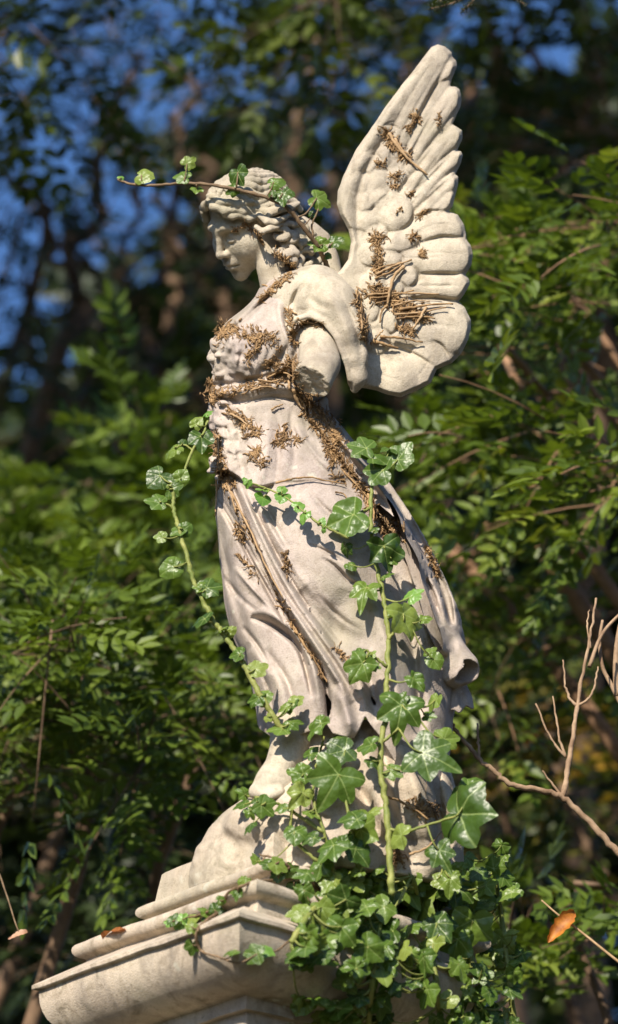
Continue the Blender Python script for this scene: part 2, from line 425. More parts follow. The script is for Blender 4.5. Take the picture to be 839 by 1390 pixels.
fold([(456, 930), (470, 965), (478, 1000)], 8, 12, taper=.25)
for pts, w, h in [([(296, 668), (322, 712), (350, 764), (378, 806)], 2.4, -5), ([(330, 660), (356, 715), (384, 768), (414, 818), (446, 862), (474, 900)], 2.6, -6), ([(340, 662), (368, 712), (398, 768), (428, 812)], 4, 4), ([(318, 770), (344, 800), (372, 830)], 3, 4), ([(352, 905), (366, 940), (372, 985)], 3, -4), ([(330, 850), (352, 880), (370, 915)], 3, -3.5), ([(462, 880), (488, 925), (498, 965)], 4, 6)]: fold(pts, w, h, taper=.35)
# overfold of the tunic: a step just above its lower edge
edge = [(288, 645), (305, 640), (322, 648), (336, 658), (356, 662), (380, 655), (410, 654), (440, 652), (468, 650), (500, 668)]
ed = smoothline(edge, 6); EV = np.interp(R.U[0], ed[:, 0], ed[:, 1])
dv = EV[None] - R.V
R.H += np.where((dv > 0) & (R.U < 500), (2.2 + 7 * np.clip((372 - R.U) / 20, 0, 1)) * np.clip((492 - R.U) / 30, 0, 1) * np.exp(-dv / 55) * np.clip(dv / 2.5, 0, 1) * np.clip((R.V - 560) / 40, 0, 1), 0) + np.where((dv <= 0) & (R.U < 372), -3 * np.exp(dv / 8), 0)
for pts, w, h in [([(330, 560), (325, 600), (332, 655)], 6, -4), ([(360, 560), (362, 610), (352, 660)], 7, 4), ([(390, 560), (400, 600), (398, 650)], 6, -3.5),
                  ([(420, 575), (440, 612), (452, 650)], 8, 4), ([(372, 585), (378, 620), (374, 655)], 4, -3)]: fold(pts, w, h, taper=.3)
# bodice: high belt, puckers
fold([(288, 524), (320, 520), (350, 514), (380, 508), (410, 512), (440, 520)], 4, -5, taper=.1)
fold([(288, 536), (330, 532), (370, 524), (410, 530)], 6, 4, taper=.1)
fold([(288, 548), (330, 546), (370, 540), (410, 545)], 3.5, -4.5, taper=.1)
for i in range(11):
    u = 300 + i * 12; fold([(u + 6, 512), (u + 10 + 4 * (i % 3), 488), (u + 22, 462 - 6 * (i % 2))], 3.2, -3.2 + (i % 3) * .8, taper=.6)
    fold([(u, 552), (u + 8 - (i % 3) * 4, 580), (u + 14, 610)], 3.6, -3 + (i % 2) * 1.2, taper=.6)
R.bump((345, 470), (50, 52), 11, .3, 1.3)
for pts, h in [([(392, 470), (370, 492), (345, 510)], -4), ([(398, 486), (378, 503), (352, 516)], 4), ([(330, 440), (338, 460), (336, 500)], -3), ([(318, 460), (322, 485), (318, 515)], 4), ([(355, 470), (352, 492), (362, 512)], -3.5), ([(410, 565), (450, 610), (486, 655)], -4), ([(398, 575), (436, 625), (468, 650)], 4)]: fold(pts, 4, h, taper=.4)
fold([(378, 402), (380, 430), (390, 460), (398, 480)], 4, 5, taper=.3)
fold([(388, 410), (390, 436), (402, 465)], 3, -6, taper=.3)
fold([(302, 446), (325, 430), (348, 408), (372, 386), (396, 366)], 4, 4.5, taper=.1)           # neckline band
fold([(309, 450), (332, 434), (355, 412), (379, 390), (402, 372)], 2.2, -3, taper=.1)
R.blur(1); R.H *= 1.3
FOLDS = np.array([[math.sin(3.1 * i) for i in range(5)]])
def robe_base(p):
    u, v, z = p
    uL = blur1(rt, v, 1); uR = blur1(rt, v, 2) - 9 * np.clip((v - 530) / 30, 0, 1); b = blur1(rt, v, 3)
    a = (uR - uL) / 2; c = (uR + uL) / 2
    q = (np.abs((u - c) / a) ** 2.15 + np.abs(z / b) ** 2.15) ** (1 / 2.15)
    return (q - 1) * np.minimum(a, b) * 0.92
def f_robe(p):
    u, v, z = p
    uL = blur1(rt, v, 1); uR = blur1(rt, v, 2) - 9 * np.clip((v - 530) / 30, 0, 1); b = blur1(rt, v, 3)
    a = (uR - uL) / 2; c = (uR + uL) / 2
    x = (u - c) / a; y = z / b
    q = (np.abs(x) ** 2.15 + np.abs(y) ** 2.15) ** (1 / 2.15)
    d = (q - 1) * np.minimum(a, b) * 0.92
    th = np.arctan2(y, x)
    low = np.clip((v - 640) / 200, 0, 1)
    back = np.clip(-z / 30, 0, 1)
    d = d - back * (2 + 6 * low) * np.sin(th * 11 + v * .006 + np.sin(v * .02)) - low * 1.5 * np.sin(u * .05 + v * .021)
    d = d - R.at(u, v) * np.clip((z + 5) / 22, 0, 1)
    d = d - 1.3 * fbm(u * .022, v * .022, z * .022, 2)
    # ruffled front edge of the tunic
    m = (u < 375) & (v > 435) & (v < 680) & (z > -30)
    if m.any():
        qq = (u[m], v[m], z[m]); dm = d[m]
        for c_, r_ in LUMPS: dm = smin(dm, ell(qq, c_, r_), 2.5)
        w = np.clip((350 - qq[0]) / 25, 0, 1) * np.clip((qq[1] - 445) / 10, 0, 1) * np.clip((664 - qq[1]) / 10, 0, 1) * (1 - np.clip(1 - np.abs(qq[1] - 528) / 12, 0, 1))
        dm = dm - w * (4.2 * fbm(qq[0] * .06, qq[1] * .085, qq[2] * .06, 2) - 1.0)
        d = d.copy(); d[m] = dm
    hem = np.interp(u, HEM[:, 0], HEM[:, 1]) - np.clip(-z / 12, 0, 8)
    d = np.maximum(d, 366 - v)
    inner = (q - 1) * np.minimum(a, b) * .92 + 10
    d = np.maximum(d, v - hem)
    d = np.maximum(d, -np.maximum(inner, (hem - 40) - v))          # hollow under the hem
    return d
_LR = random.Random(5)
LUMPS_OLD = [((294, 468, 28), (13, 10, 22)), ((291, 484, 26), (10, 7, 24)), ((299, 482, 44), (14, 6, 10)), ((293, 500, 24), (9, 8, 18)), ((300, 512, 40), (12, 5, 12)),
         ((291, 552, 20), (12, 9, 22)), ((304, 546, 44), (18, 8, 14)), ((286, 566, 18), (7, 12, 16)), ((306, 574, 42), (20, 9, 16)), ((326, 578, 56), (12, 8, 10)), ((297, 584, 30), (10, 7, 18)),
         ((300, 600, 30), (9, 8, 18)), ((310, 613, 44), (12, 6, 12)), ((304, 632, 34), (13, 7, 18)), ((324, 622, 52), (14, 6, 12)), ((320, 640, 52), (18, 7, 14)), ((340, 650, 62), (20, 6, 12)), ((298, 646, 28), (9, 6, 18))]
LUMPS = []
for c_, r_ in LUMPS_OLD:
    g_ = _LR.uniform(.75, 1.05)
    LUMPS.append(((c_[0] + _LR.uniform(-2, 4), c_[1] + _LR.uniform(-3, 3), c_[2] + _LR.uniform(-4, 4)), (r_[0] * _LR.uniform(.6, 1), max(6.5, r_[1] * _LR.uniform(.85, 1.25)), r_[2] * .75 * g_)))
# ---- head and body ------------------------------------------------
HC = (335.5, 298.0, 14.0); HK = 1.06
yaw, pit = math.radians(54), math.radians(27)
fx = np.array([-math.sin(yaw) * math.cos(pit), -math.sin(pit), math.cos(yaw) * math.cos(pit)])
hx = np.array([-math.sin(yaw) * math.sin(pit), math.cos(pit), math.cos(yaw) * math.sin(pit)])
sx = np.array([math.cos(yaw), 0, math.sin(yaw)])
def to_head(p):
    du = p[0] - HC[0]; dv = p[1] - HC[1]; dz = p[2] - HC[2]
    x, y, w = du / HK, -dv / HK, (1.13 * dz + .51 * dv) / HK
    return (x * sx[0] + y * sx[1] + w * sx[2], x * hx[0] + y * hx[1] + w * hx[2], x * fx[0] + y * fx[1] + w * fx[2])
def from_head(s, h, f):
    x, y, w = (s * sx + h * hx + f * fx) * HK
    return (HC[0] + x, HC[1] - y, HC[2] + (w + .51 * y) / 1.13)
def f_face(q):
    s, h, f = q; m = np.abs(s); mp = (m, h, f)
    d = ell(q, (0, 14, -8), (43, 42, 52))
    d = smin(d, ell(q, (0, -20, 8), (45, 43, 42)), 14)
    d = smin(d, ell(mp, (22, -24, 27), (19, 19, 18)), 12)                 # cheek
    d = smin(d, ell(mp, (0, -44, 36), (17, 20, 15)), 10)                  # jaw front
    d = smin(d, ell(q, (0, -58, 41), (10, 8.5, 9)), 6)                    # chin
    d = smin(d, chain(mp, [(0, 9, 47, 6), (14, 11.5, 45, 5), (28, 7, 35, 4.5)], 3), 9)   # brow
    d = smax(d, -ell(mp, (16.5, -3, 51.5), (12.5, 8, 9.5)), 5)            # socket
    d = smin(d, ell(mp, (16.5, -3.5, 38.5), (9, 6.5, 7.2)), 2.5)           # lidded eye
    lid = chain(mp, [(7, -5.5, 44, 1.6), (13, -7.8, 46.5, 1.9), (20, -8, 45, 1.9), (27, -5.5, 39, 1.5)], 1.5)
    d = smin(d, lid, 1.5)
    d = smax(d, -chain(mp, [(8, 2.5, 46, 1.3), (16, 4.2, 47, 1.5), (27, 1, 40, 1.2)], 1), 2)
    d = smin(d, chain(q, [(0, 10, 49, 5), (0, -4, 52.5, 4.2), (0, -20, 58.5, 4.8)], 3), 4.5)  # nose
    d = smin(d, ell(q, (0, -21.5, 58.5), (5.2, 5, 5.6)), 3)
    d = smin(d, ell(mp, (5.6, -23, 52.5), (4, 4.4, 6)), 2.2)
    d = smax(d, -ell(mp, (3.3, -27.6, 54.5), (2.1, 2.0, 3.4)), 1.2)
    d = smin(d, ell(q, (0, -38, 42), (15, 11, 12)), 7)                    # muzzle
    d = smin(d, chain(mp, [(0, -36.8, 54.2, 2.7), (3, -36, 54, 2.9), (8, -37.8, 50.5, 2.2), (12, -39.8, 46, 1.2)], 1.2), 2.0)
    d = smin(d, chain(mp, [(0, -43.2, 52.6, 3.5), (6, -43, 51, 3.0), (11, -40.6, 46.5, 1.2)], 1.5), 2.2)
    d = smax(d, -chain(mp, [(0, -39.9, 57.5, 1.5), (7, -40.2, 54.2, 1.4), (13.5, -40.6, 46.5, 1.5)], 1), 1.4)
    d = smax(d, -ell(mp, (0, -49.3, 52), (9, 2.6, 4)), 4)
    e = chain((m, h, f), [(37, -14, 4, 4.0), (41, -10, -4, 4.0), (42.5, -18, -9, 3.4), (39.5, -28, -4, 3.4), (36, -33, 2, 4.2)], 3)
    d = smin(d, e, 2)
    return d
cutn = np.array([-.42, .64, .64]); cutn /= np.linalg.norm(cutn)
def f_body(p):
    u, v, z = p
    d = smin(cap(p, (366, 335, 14), (385, 402, 6), 23, 29), ell(p, (395, 440, 0), (60, 50, 50)), 12)
    d = smin(d, cap(p, (385, 450, 0), (402, 900, 40), 26, 26), 12)
    m = v < 425
    if m.any():
        d = d.copy(); d[m] = smin(d[m], f_face(to_head((u[m], v[m], z[m]))), 7)
    # broken upper arm
    arm = cap(p, (431, 446, 62), (434, 494, 104), 26.5, 27.5)
    fore = cap(p, (434, 495, 104), (404, 560, 142), 27.5, 26)
    pl = (u - 424) * cutn[0] + (v - 513) * cutn[1] + (z - 124) * cutn[2]
    rough = 2.6 * fbm(u * .07, v * .07, z * .07, 3)
    fore = smax(fore, pl + rough, 1.2)
    arm = smin(arm, fore, 5)
    arm = smax(arm, pl + rough - 1, 1.5)
    d = np.minimum(d, arm)
    # leg and foot
    d = smin(d, cap(p, (400, 890, 40), (397, 1000, 66), 26, 28), 8)
    d = smin(d, chain(p, [(398, 985, 62, 29), (390, 1026, 70, 23), (368, 1058, 80, 18), (350, 1074, 86, 12)], 10), 10)
    d = smin(d, cap(p, (412, 1058, 62), (388, 1062, 76), 17, 17), 12)
    for i in range(4): d = smin(d, cap(p, (356 + i * 8, 1068 + i * 2, 84 + i * 5), (345 + i * 7, 1075 + i * 2, 90 + i * 5), 7, 6), 5)
    return d - .5 * fbm(u * .06, v * .06, z * .06, 2)
# ---- hair ---------------------------------------------------------
def hair_strands():
    A = np.array([0, .62, .78]); A /= np.linalg.norm(A)
    Bv = np.array([0, .78, -.62]); Sd = np.array([1.0, 0, 0])
    out = []; k = 0
    for sgn in (1, -1):
        for ph, t0, t1, r, amp in [(0, 10, 120, 4, .4), (16, 26, 130, 4.4, .7), (30, 26, 140, 4.8, .9), (44, 26, 150, 5.2, 1.2), (57, 26, 150, 5.4, 1.4), (70, 26, 158, 5.6, 1.6), (82, 20, 160, 5.4, 1.6),
                                   (94, 28, 165, 5.4, 1.5), (104, 44, 165, 6, 1.3), (114, 78, 165, 6, 1.2), (125, 92, 168, 6, 1.0)]:
            pts = []
            for j in range(15):
                t = math.radians(t0 + (t1 - t0) * j / 14)
                f = math.radians(ph) + amp * .07 * math.sin(j * 1.05 + k * .55)
                n = math.cos(t) * A + math.sin(t) * (math.cos(f) * Bv + sgn * math.sin(f) * Sd)
                lift = 1 + .05 * math.sin(j * 1.05 + k * .8 + 1.2) * (1 if ph > 30 else .4)
                c = np.array([0, 15, -9]) + n * np.array([46.5, 42.5, 55]) * lift
                rr = r * (.65 + .45 * math.sin(math.pi * min(1, (j + 1.5) / 9)))
                if j > 11: rr *= .8
                pts.append((*c, max(rr, 2.4)))
            out.append((sgn, pts)); k += 1
    return out
STR = hair_strands()
CURLS = []
for (cu, cv, cz, r0, turns, tilt) in [(396, 308, 44, 8, 1.2, .9), (395, 323, 46, 8, 1.3, 2.0), (412, 324, 32, 7, 1.2, 3.3), (421, 321, 14, 8, 1.2, .4), (415, 343, 28, 7, 1.2, 1.4), (398, 346, 46, 7, 1.2, 5.0), (392, 296, 34, 10, 1.4, .3), (409, 313, 24, 10, 1.3, 1.2), (384, 318, 48, 9, 1.5, 2.2), (402, 335, 38, 11, 1.4, .7), (386, 340, 48, 8, 1.2, 3.1),
                                      (417, 335, 18, 9, 1.3, 1.9), (407, 353, 30, 9, 1.3, .1), (376, 303, 50, 8, 1.1, 4.2), (420, 352, 8, 8, 1.2, 2.7), (391, 356, 44, 7, 1.2, 5.2)]:
    pts = []
    for j in range(14):
        a = tilt * 1.7 + turns * .62 * 2 * math.pi * j / 13; rr = r0 * (1.25 - .75 * j / 13)
        pts.append((cu + rr * math.cos(a) * 1.35 + 4 * math.sin(tilt * 5), cv + rr * math.sin(a) * .8, cz + 3 + 6 * math.sin(j / 13 * 3.1), 2.2 + 3.0 * math.sin(math.pi * (j + 1) / 15)))
    CURLS.append(pts)
# two hanging locks and the wavy side locks swept back above the ear
FRONT = [[(-34, 30.0, 30, 4), (-24, 37.0, 38, 6), (-10, 42.0, 44, 6.5), (0, 48.0, 44, 4.5), (8, 47.0, 44, 3.5)],
         [(2, 49.0, 43, 4), (10, 42.0, 47, 5.5), (17, 40.0, 45, 5), (25, 33.0, 42, 6), (32, 31.0, 33, 4.5), (40, 24.0, 26, 4.5)],
         [(-4, 53.0, 38, 4), (8, 52.0, 39, 5), (18, 45.0, 40, 5.5), (27, 42.0, 33, 5), (35, 35.0, 27, 5.5), (43, 31.0, 12, 4)],
         [(24, 29.0, 46, 2.5), (31, 24.0, 39, 4.5), (37, 22.0, 30, 4), (43, 13.0, 24, 4.5), (47, 12.0, 10, 4)],
         [(-42, 4.0, 26, 5), (-40, 16.0, 30, 6), (-36, 28.0, 32, 6)], [(-44, -12.0, 20, 4.5), (-43, -2.0, 24, 5.5)]]
LOCKS = [[(352, 292, 66, 4), (362, 300, 68, 5), (374, 301, 66, 5), (386, 296, 60, 3.5), (395, 290, 54, 2)],
         [(352, 283, 62, 4), (366, 289, 64, 6), (380, 283, 60, 6.5), (393, 282, 54, 5), (405, 276, 46, 3)],
         [(358, 268, 56, 5), (370, 276, 58, 6), (386, 270, 52, 6.5), (399, 274, 44, 5), (408, 285, 36, 4)],
         [(348, 308, 70, 3.5), (356, 314, 70, 4), (366, 310, 68, 4.5), (376, 308, 64, 3), (384, 303, 58, 2)],
         [(400, 340, 36, 6), (409, 352, 40, 5), (404, 362, 46, 4.5), (412, 367, 48, 3.5)],
         [(384, 352, 50, 5), (378, 345, 56, 4), (372, 338, 60, 2.5)]]
def f_hair(p):
    q = to_head(p); s, h, f = q
    d = ell(q, (0, 15, -10), (46, 42.5, 54.5))
    # leave the face open
    face = ell(q, (0, -24, 44), (40, 62, 44))
    d = smax(d, -face, 3)
    d = smin(d, ell(p, (398, 324, 14), (25, 33, 28)), 8) - 0
    for c in FRONT: d = nchain(d, q, c, 2, 1.5, 10)
    for sgn, pts in STR: d = nchain(d, q, pts, 2, 1.2, 8)
    d = d - .5 * fbm(p[0] * .12, p[1] * .12, p[2] * .12, 2)
    for c in CURLS: d = nchain(d, p, c, 1, .8, 8)
    for c in LOCKS: d = nchain(d, p, c, 2, 1, 8)
    return d
# ---- sleeve --------------------------------------------------------
SR = Relief(360, 340, 520, 560)
for pts, w, h in [([(412, 384), (400, 404), (394, 426)], 4, -7), ([(424, 374), (412, 396), (410, 420)], 6, 4), ([(446, 382), (470, 412), (486, 452), (490, 500)], 5, -5), ([(430, 392), (452, 410), (468, 440), (477, 480)], 6, 4), ([(462, 400), (484, 430), (494, 470)], 4, 4), ([(418, 400), (430, 412), (448, 420)], 5, -3)]: SR.stroke(pts, w, h, taper=.35)
def f_sleeve(p):
    u, v, z = p
    d = ell(p, (428, 420, 42), (48, 60, 50))
    d = smin(d, cap(p, (396, 402, 40), (438, 400, 52), 32, 34), 16)
    hang = chain(p, [(425, 394, 70, 31), (452, 412, 82, 30), (473, 445, 88, 22), (483, 482, 86, 14), (485, 512, 80, 11), (481, 529, 76, 4)], 14)
    d = smin(d, hang, 14)
    d = smin(d, chain(p, [(398, 420, 74, 6), (392, 440, 80, 6), (398, 462, 82, 5), (408, 482, 78, 4)], 4), 6)
    # opening around the arm
    hole = chain(p, [(428, 468, 122, 36), (433, 500, 120, 37), (434, 545, 112, 40)], 8)
    d = smax(d, -hole, 3)
    d = smax(d, -chain(p, [(426, 468, 96, 34), (432, 500, 84, 33), (434, 560, 60, 36)], 8), 6)
    d = smin(d, chain(p, [(394, 447, 92, 3), (402, 433, 98, 3.5), (420, 428, 102, 4), (440, 436, 104, 4), (457, 458, 104, 4), (468, 486, 98, 4), (475, 515, 90, 3)], 2), 6)
    d = smax(d, -chain(p, [(399, 400, 102, 2), (394, 416, 100, 3), (394, 432, 98, 2)], 1), 4)
    return d - SR.at(u, v) * np.clip((z - 40) / 20, 0, 1) - .9 * fbm(u * .04, v * .04, z * .04, 3)
# ---- wing ----------------------------------------------------------
WP = [(594.4, 60), (604, 63), (613, 71.5), (613.5, 77), (619, 83), (620, 90), (617, 97), (613, 108), (611.6, 117), (619, 117), (624.5, 121), (626.5, 131.5), (624.5, 146), (619, 158), (614.4, 168.7),
      (621, 172), (627.3, 177), (628, 184), (627.3, 190), (620, 204.4), (626, 205), (628.5, 210), (626, 221.6), (617.3, 237), (621.6, 240), (621.5, 252), (618.7, 264), (614.4, 280), (608.7, 286.5),
      (621, 291), (630, 305), (633, 320), (633, 325), (639, 333), (641.7, 345), (640, 359), (632, 373), (637, 378), (638.2, 385), (630, 400), (622, 409), (631, 417), (638.8, 434.4), (639, 447), (636, 461),
      (626, 480), (613, 493), (593, 501.6), (584.5, 520), (567, 529), (544.4, 539), (527, 536), (512, 530), (490, 526), (470, 500), (455, 440), (440, 400), (451.5, 377), (463, 366), (473, 352), (477, 328.6), (473, 311.7), (461.5, 291.6), (457.7, 277),
      (458.6, 260), (465.7, 240), (484, 203), (513, 160), (544, 117), (576, 77), (586, 64)]
WD = poly_sdf_map(WP, 420, 40, 670, 560)
G = Relief(420, 40, 670, 560)
for pts, w, h, wb in [([(520, 560 - 30), (540, 505), (556, 500), (575, 500)], 26, 5, 14)]: pass
G.H += 0
fe = G.feather
fe([(505, 290), (545, 180), (580, 110), (611, 92)], 13, 6, 14)
fe([(485, 290), (520, 200), (560, 125), (597, 70)], 21, 8, 22)
fe([(525, 290), (560, 210), (595, 160), (619, 127)], 13, 7, 10)
fe([(530, 300), (565, 240), (600, 200), (622, 182)], 13, 8, 9)
fe([(535, 310), (570, 265), (600, 230), (622, 212)], 10.5, 7, 9)
fe([(540, 325), (575, 285), (600, 258), (617, 246)], 12, 8, 9)
fe([(545, 330), (580, 300), (603, 277), (610, 270)], 12, 8, 9)
fe([(545, 545), (560, 525), (572, 505), (590, 478)], 28, 7, 22)
fe([(500, 500), (520, 510), (540, 515), (545, 512)], 28, 8, 20)
fe([(520, 440), (560, 440), (590, 442), (604, 447)], 37, 10, 26)
fe([(530, 385), (570, 388), (600, 388), (622, 388)], 18, 8, 16)
fe([(535, 350), (570, 350), (600, 348), (614, 346)], 28, 11, 20)
fe([(545, 322), (570, 316), (590, 310), (606, 308)], 25, 10, 16)
# shafts and grooves of the primaries
for a in [[(508, 262), (550, 172), (600, 84)], [(540, 250), (575, 190), (612, 135)], [(545, 285), (580, 232), (614, 186)], [(560, 345), (600, 343), (630, 346)], [(560, 318), (590, 305), (620, 306)], [(545, 440), (590, 440), (625, 446)], [(560, 388), (600, 388), (630, 388)]]:
    G.stroke(a, 1.8, -1.1, taper=.3)
for a in [[(612, 114), (585, 160), (555, 215), (530, 260)], [(613, 168), (585, 205), (550, 250), (520, 290)], [(619, 205), (590, 235), (560, 265)], [(616, 238), (590, 262), (560, 290)], [(613, 77), (585, 128), (552, 190)]]:
    G.stroke(a, 2.6, -4.5, taper=.35)
for a in [[(608, 287), (580, 288), (560, 300)], [(632, 324), (600, 322), (570, 330)], [(631, 374), (600, 372), (570, 372)], [(622, 409), (590, 404), (560, 405)], [(593, 500), (560, 480), (530, 470)], [(612, 492), (600, 470), (585, 462)]]:
    G.stroke(a, 2.4, -4.5, taper=.4)
# small coverts
cov = [((505, 190), (17, 12), -.9), ((526, 180), (15, 9), -1.0), ((522, 212), (20, 12), -.95), ((500, 222), (17, 12), -.9), ((540, 205), (13, 8), -.9), ((490, 248), (15, 13), -.6), ((513, 244), (18, 13), -.8), ((538, 240), (15, 11), -.8),
       ((494, 275), (14, 12), 0), ((500, 300), (14, 13), .1), ((514, 268), (14, 10), -.5), ((536, 288), (24, 23), 0), ((512, 318), (14, 12), .2), ((541, 329), (27, 13), -.25), ((502, 345), (14, 14), 0), ((527, 352), (18, 12), 0), ((553, 375), (14, 14), 0),
       ((508, 385), (16, 16), 0), ((532, 392), (16, 12), 0), ((500, 420), (15, 18), 0), ((528, 436), (13, 17), 0), ((514, 462), (16, 16), 0), ((545, 412), (15, 10), 0)]
_WR = random.Random(3)
big = {(536, 288): 9, (541, 329): 8, (553, 375): 7, (528, 436): 6, (522, 212): 5}
for c, r, rot in cov:
    cr_, sr_ = math.cos(rot), math.sin(rot)
    x = (G.U - c[0]) * cr_ + (G.V - c[1]) * sr_; y = -(G.U - c[0]) * sr_ + (G.V - c[1]) * cr_
    rr = (x / (r[0] * 1.15)) ** 2 + (y / (r[1] * 1.15)) ** 2
    hh = big.get(c, 2.2 + 2.2 * _WR.random())
    pad = hh * np.clip(1 - rr, 0, 1) ** .5 * (.62 + .38 * np.clip(x / r[0], -1, 1))
    base = G.H * .55 + 2.5
    G.H = np.where((rr < 1), np.maximum(G.H * .8, base * .5 + pad + 1.5 * np.clip(1 - rr, 0, 1)), G.H)
    G.stroke([(c[0] + r[0] * 1.1 * math.cos(a_ + rot), c[1] + r[1] * 1.1 * math.sin(a_ + rot)) for a_ in (-.9, -.45, 0, .45, .9, 1.3)], 2.0, -2.4 - .25 * hh, taper=.4)
# leading edge roll
G.stroke([(462, 372), (478, 330), (468, 285), (476, 240), (505, 185), (550, 120), (588, 72)], 9, 6, taper=.3)
G.stroke([(488, 340), (484, 290), (492, 242), (520, 192), (548, 152)], 4, -4, taper=.3)
G.blur(2); G.H *= 1.2
def wing_mid(u, v): return 46 - .10 * (u - 470) - .00022 * (v - 330) ** 2 * np.sign(0 + 1) + .0 * u
def f_wing(p):
    u, v, z = p
    dp = bil(WD, u - 420, v - 40)
    zm = wing_mid(u, v)
    T = 11 + 5 * np.clip((470 - u) / 60 + .5, 0, 1)
    hz = G.at(u, v) * np.clip((-dp) / 5, 0.25, 1)
    dz = np.where(z > zm, z - zm - T - hz, zm - z - T - .6 * hz) * .8
    r = 6.0
    d = np.hypot(np.maximum(dp + r, 0), np.maximum(dz + r, 0)) + np.minimum(np.maximum(dp + r, dz + r), 0) - r
    return d - .7 * fbm(u * .05, v * .05, z * .05, 3)
FP = [(408, 290), (428, 302), (446, 318), (458, 345), (464, 368), (460, 392), (430, 420), (405, 400)]
FD = poly_sdf_map(FP, 380, 270, 490, 440)
def f_farwing(p):
    u, v, z = p
    dp = bil(FD, u - 380, v - 270); dz = np.abs(z + 42 + .25 * (u - 430)) - 11
    r = 7.0
    return np.hypot(np.maximum(dp + r, 0), np.maximum(dz + r, 0)) + np.minimum(np.maximum(dp + r, dz + r), 0) - r - 1.2 * fbm(u * .06, v * .06, z * .06, 2)
# ---- mantle falling from the back ------------------------------------
ML = smoothline([(424, 556, 34), (446, 582, 36), (470, 612, 36), (497, 646, 34), (522, 680, 30), (545, 716, 26), (562, 752, 22), (577, 792, 18), (592, 835, 18), (606, 876, 22), (624, 908, 30)], 3)
MW = np.interp(np.linspace(0, 1, len(ML)), [0, .2, .5, .75, .9, 1], [20, 21, 21, 17, 19, 24])
MR = Relief(400, 530, 680, 1010)
MR.stroke([(420, 571), (452, 615), (484, 655), (510, 690)], 4, -6, taper=.1)
MR.stroke([(445, 570), (470, 604), (500, 640), (530, 682), (556, 728)], 6, 10, taper=.2)
MR.stroke([(470, 596), (505, 636), (536, 676), (562, 720), (584, 764), (604, 806), (614, 850)], 4, -13, taper=.15)
MR.stroke([(482, 668), (512, 690), (540, 725), (560, 760), (570, 800), (586, 850), (604, 890)], 9, 13, taper=.2)
MR.stroke([(566, 766), (584, 805), (600, 850)], 5, -9, taper=.4)
MR.stroke([(612, 862), (622, 890), (640, 900)], 5, -3, taper=.4)
MP = [(418, 552), (420, 571), (452, 615), (484, 657), (503, 668), (522, 690), (536, 705), (548, 736), (559, 768), (572, 792), (580, 822), (586, 851), (596, 885), (640, 905), (670, 880), (660, 700), (600, 600), (470, 540), (440, 540)]
MD = poly_sdf_map(MP, 390, 520, 690, 1010)
def f_mantle(p):
    u, v, z = p
    base = robe_base(p)
    dp = bil(MD, u - 390, v - 520)
    d = base - 9 - MR.at(u, v) * np.clip(z / 14, 0, 1)
    ins = np.maximum(dp, -z - 40)
    r = 5.0
    d = np.hypot(np.maximum(d + r, 0), np.maximum(ins + r, 0)) + np.minimum(np.maximum(d + r, ins + r), 0) - r
    d = np.maximum(d, -base - 9)
    # bell shaped end with a dark mouth
    d = smin(d, chain(p, [(566, 775, 66, 9), (582, 825, 56, 13), (600, 866, 46, 18), (623, 908, 42, 28)], 6), 8)
    d = smax(d, -cap(p, (634, 913, 52), (658, 962, 84), 18, 38), 2)
    d = smax(d, np.where(u > 560, (u - 640) * .28 + (v - 920) * .88 + (z - 50) * .36, -9), 3)
    low = chain(p, [(585, 870, 0, 22), (604, 925, 2, 26), (616, 955, 6, 24), (626, 985, 12, 21)], 8)
    low = smax(low, (u - 618) * .25 + (v - 966) * .97 + 3 * np.sin(u * .35), 2)
    low = smax(low, -cap(p, (630, 945, 32), (640, 985, 42), 9, 13), 2)
    d = smin(d, low, 4)
    d = d - MR.at(u, v) * np.clip(z / 14, 0, 1)
    return d - 1.0 * fbm(u * .05, v * .05, z * .05, 3)
# ---- drapery and rock under the figure --------------------------------
BT = lin([(985, 372, 596, 80), (1010, 372, 604, 88), (1040, 360, 612, 100), (1064, 346, 618, 108), (1085, 330, 622, 112), (1100, 306, 626, 116), (1124, 284, 628, 120), (1156, 264, 630, 122), (1190, 254, 630, 122), (1260, 250, 630, 122)])
BR = Relief(230, 960, 680, 1270)
for a, w, h in [([(470, 985), (500, 1030), (520, 1090), (540, 1180)], 14, 12), ([(530, 980), (555, 1040), (575, 1100), (590, 1190)], 13, 13), ([(505, 990), (530, 1060), (560, 1180)], 9, -12), ([(440, 1010), (470, 1060), (480, 1120)], 12, 10),
                ([(570, 985), (590, 1060), (610, 1180)], 8, -10), ([(455, 1040), (495, 1085), (520, 1150)], 9, -11), ([(300, 1140), (350, 1120), (420, 1110), (470, 1130)], 8, -5), ([(300, 1120), (345, 1096), (430, 1080), (480, 1090)], 14, 8)]:
    BR.stroke(a, w, h, taper=.2)
def f_rock(p):
    u, v, z = p
    uL = blur1(BT, v, 1, 4); uR = blur1(BT, v, 2, 4); b = blur1(BT, v, 3, 4)
    a = (uR - uL) / 2; c = (uR + uL) / 2
    ex = 2.4 - .9 * np.clip((v - 1070) / 70, 0, 1)
    q = (np.abs((u - c) / a) ** ex + np.abs(z / b) ** ex + 1e-9) ** (1 / ex)
    d = (q - 1) * np.minimum(a, b) * .8
    d = d - BR.at(u, v) * np.clip(z / 20, 0, 1)
    leftw = np.clip((430 - u) / 60, 0, 1)
    d = d - (1.6 + 1.6 * leftw) * fbm(u * .02, v * .024, z * .02, 4)
    # broad flat toe platform in front of the robe
    d = smin(d, ell(p, (392, 1118, 40), (84, 44, 72)) - 2.5 * fbm(u * .03, v * .04, z * .03, 3), 12)
    return np.maximum(d, v - 1212 + .30 * z)
sculpt_obj('body', f_body, (262, 236, -75), (475, 1104, 165), 1.2, STONE, angel)
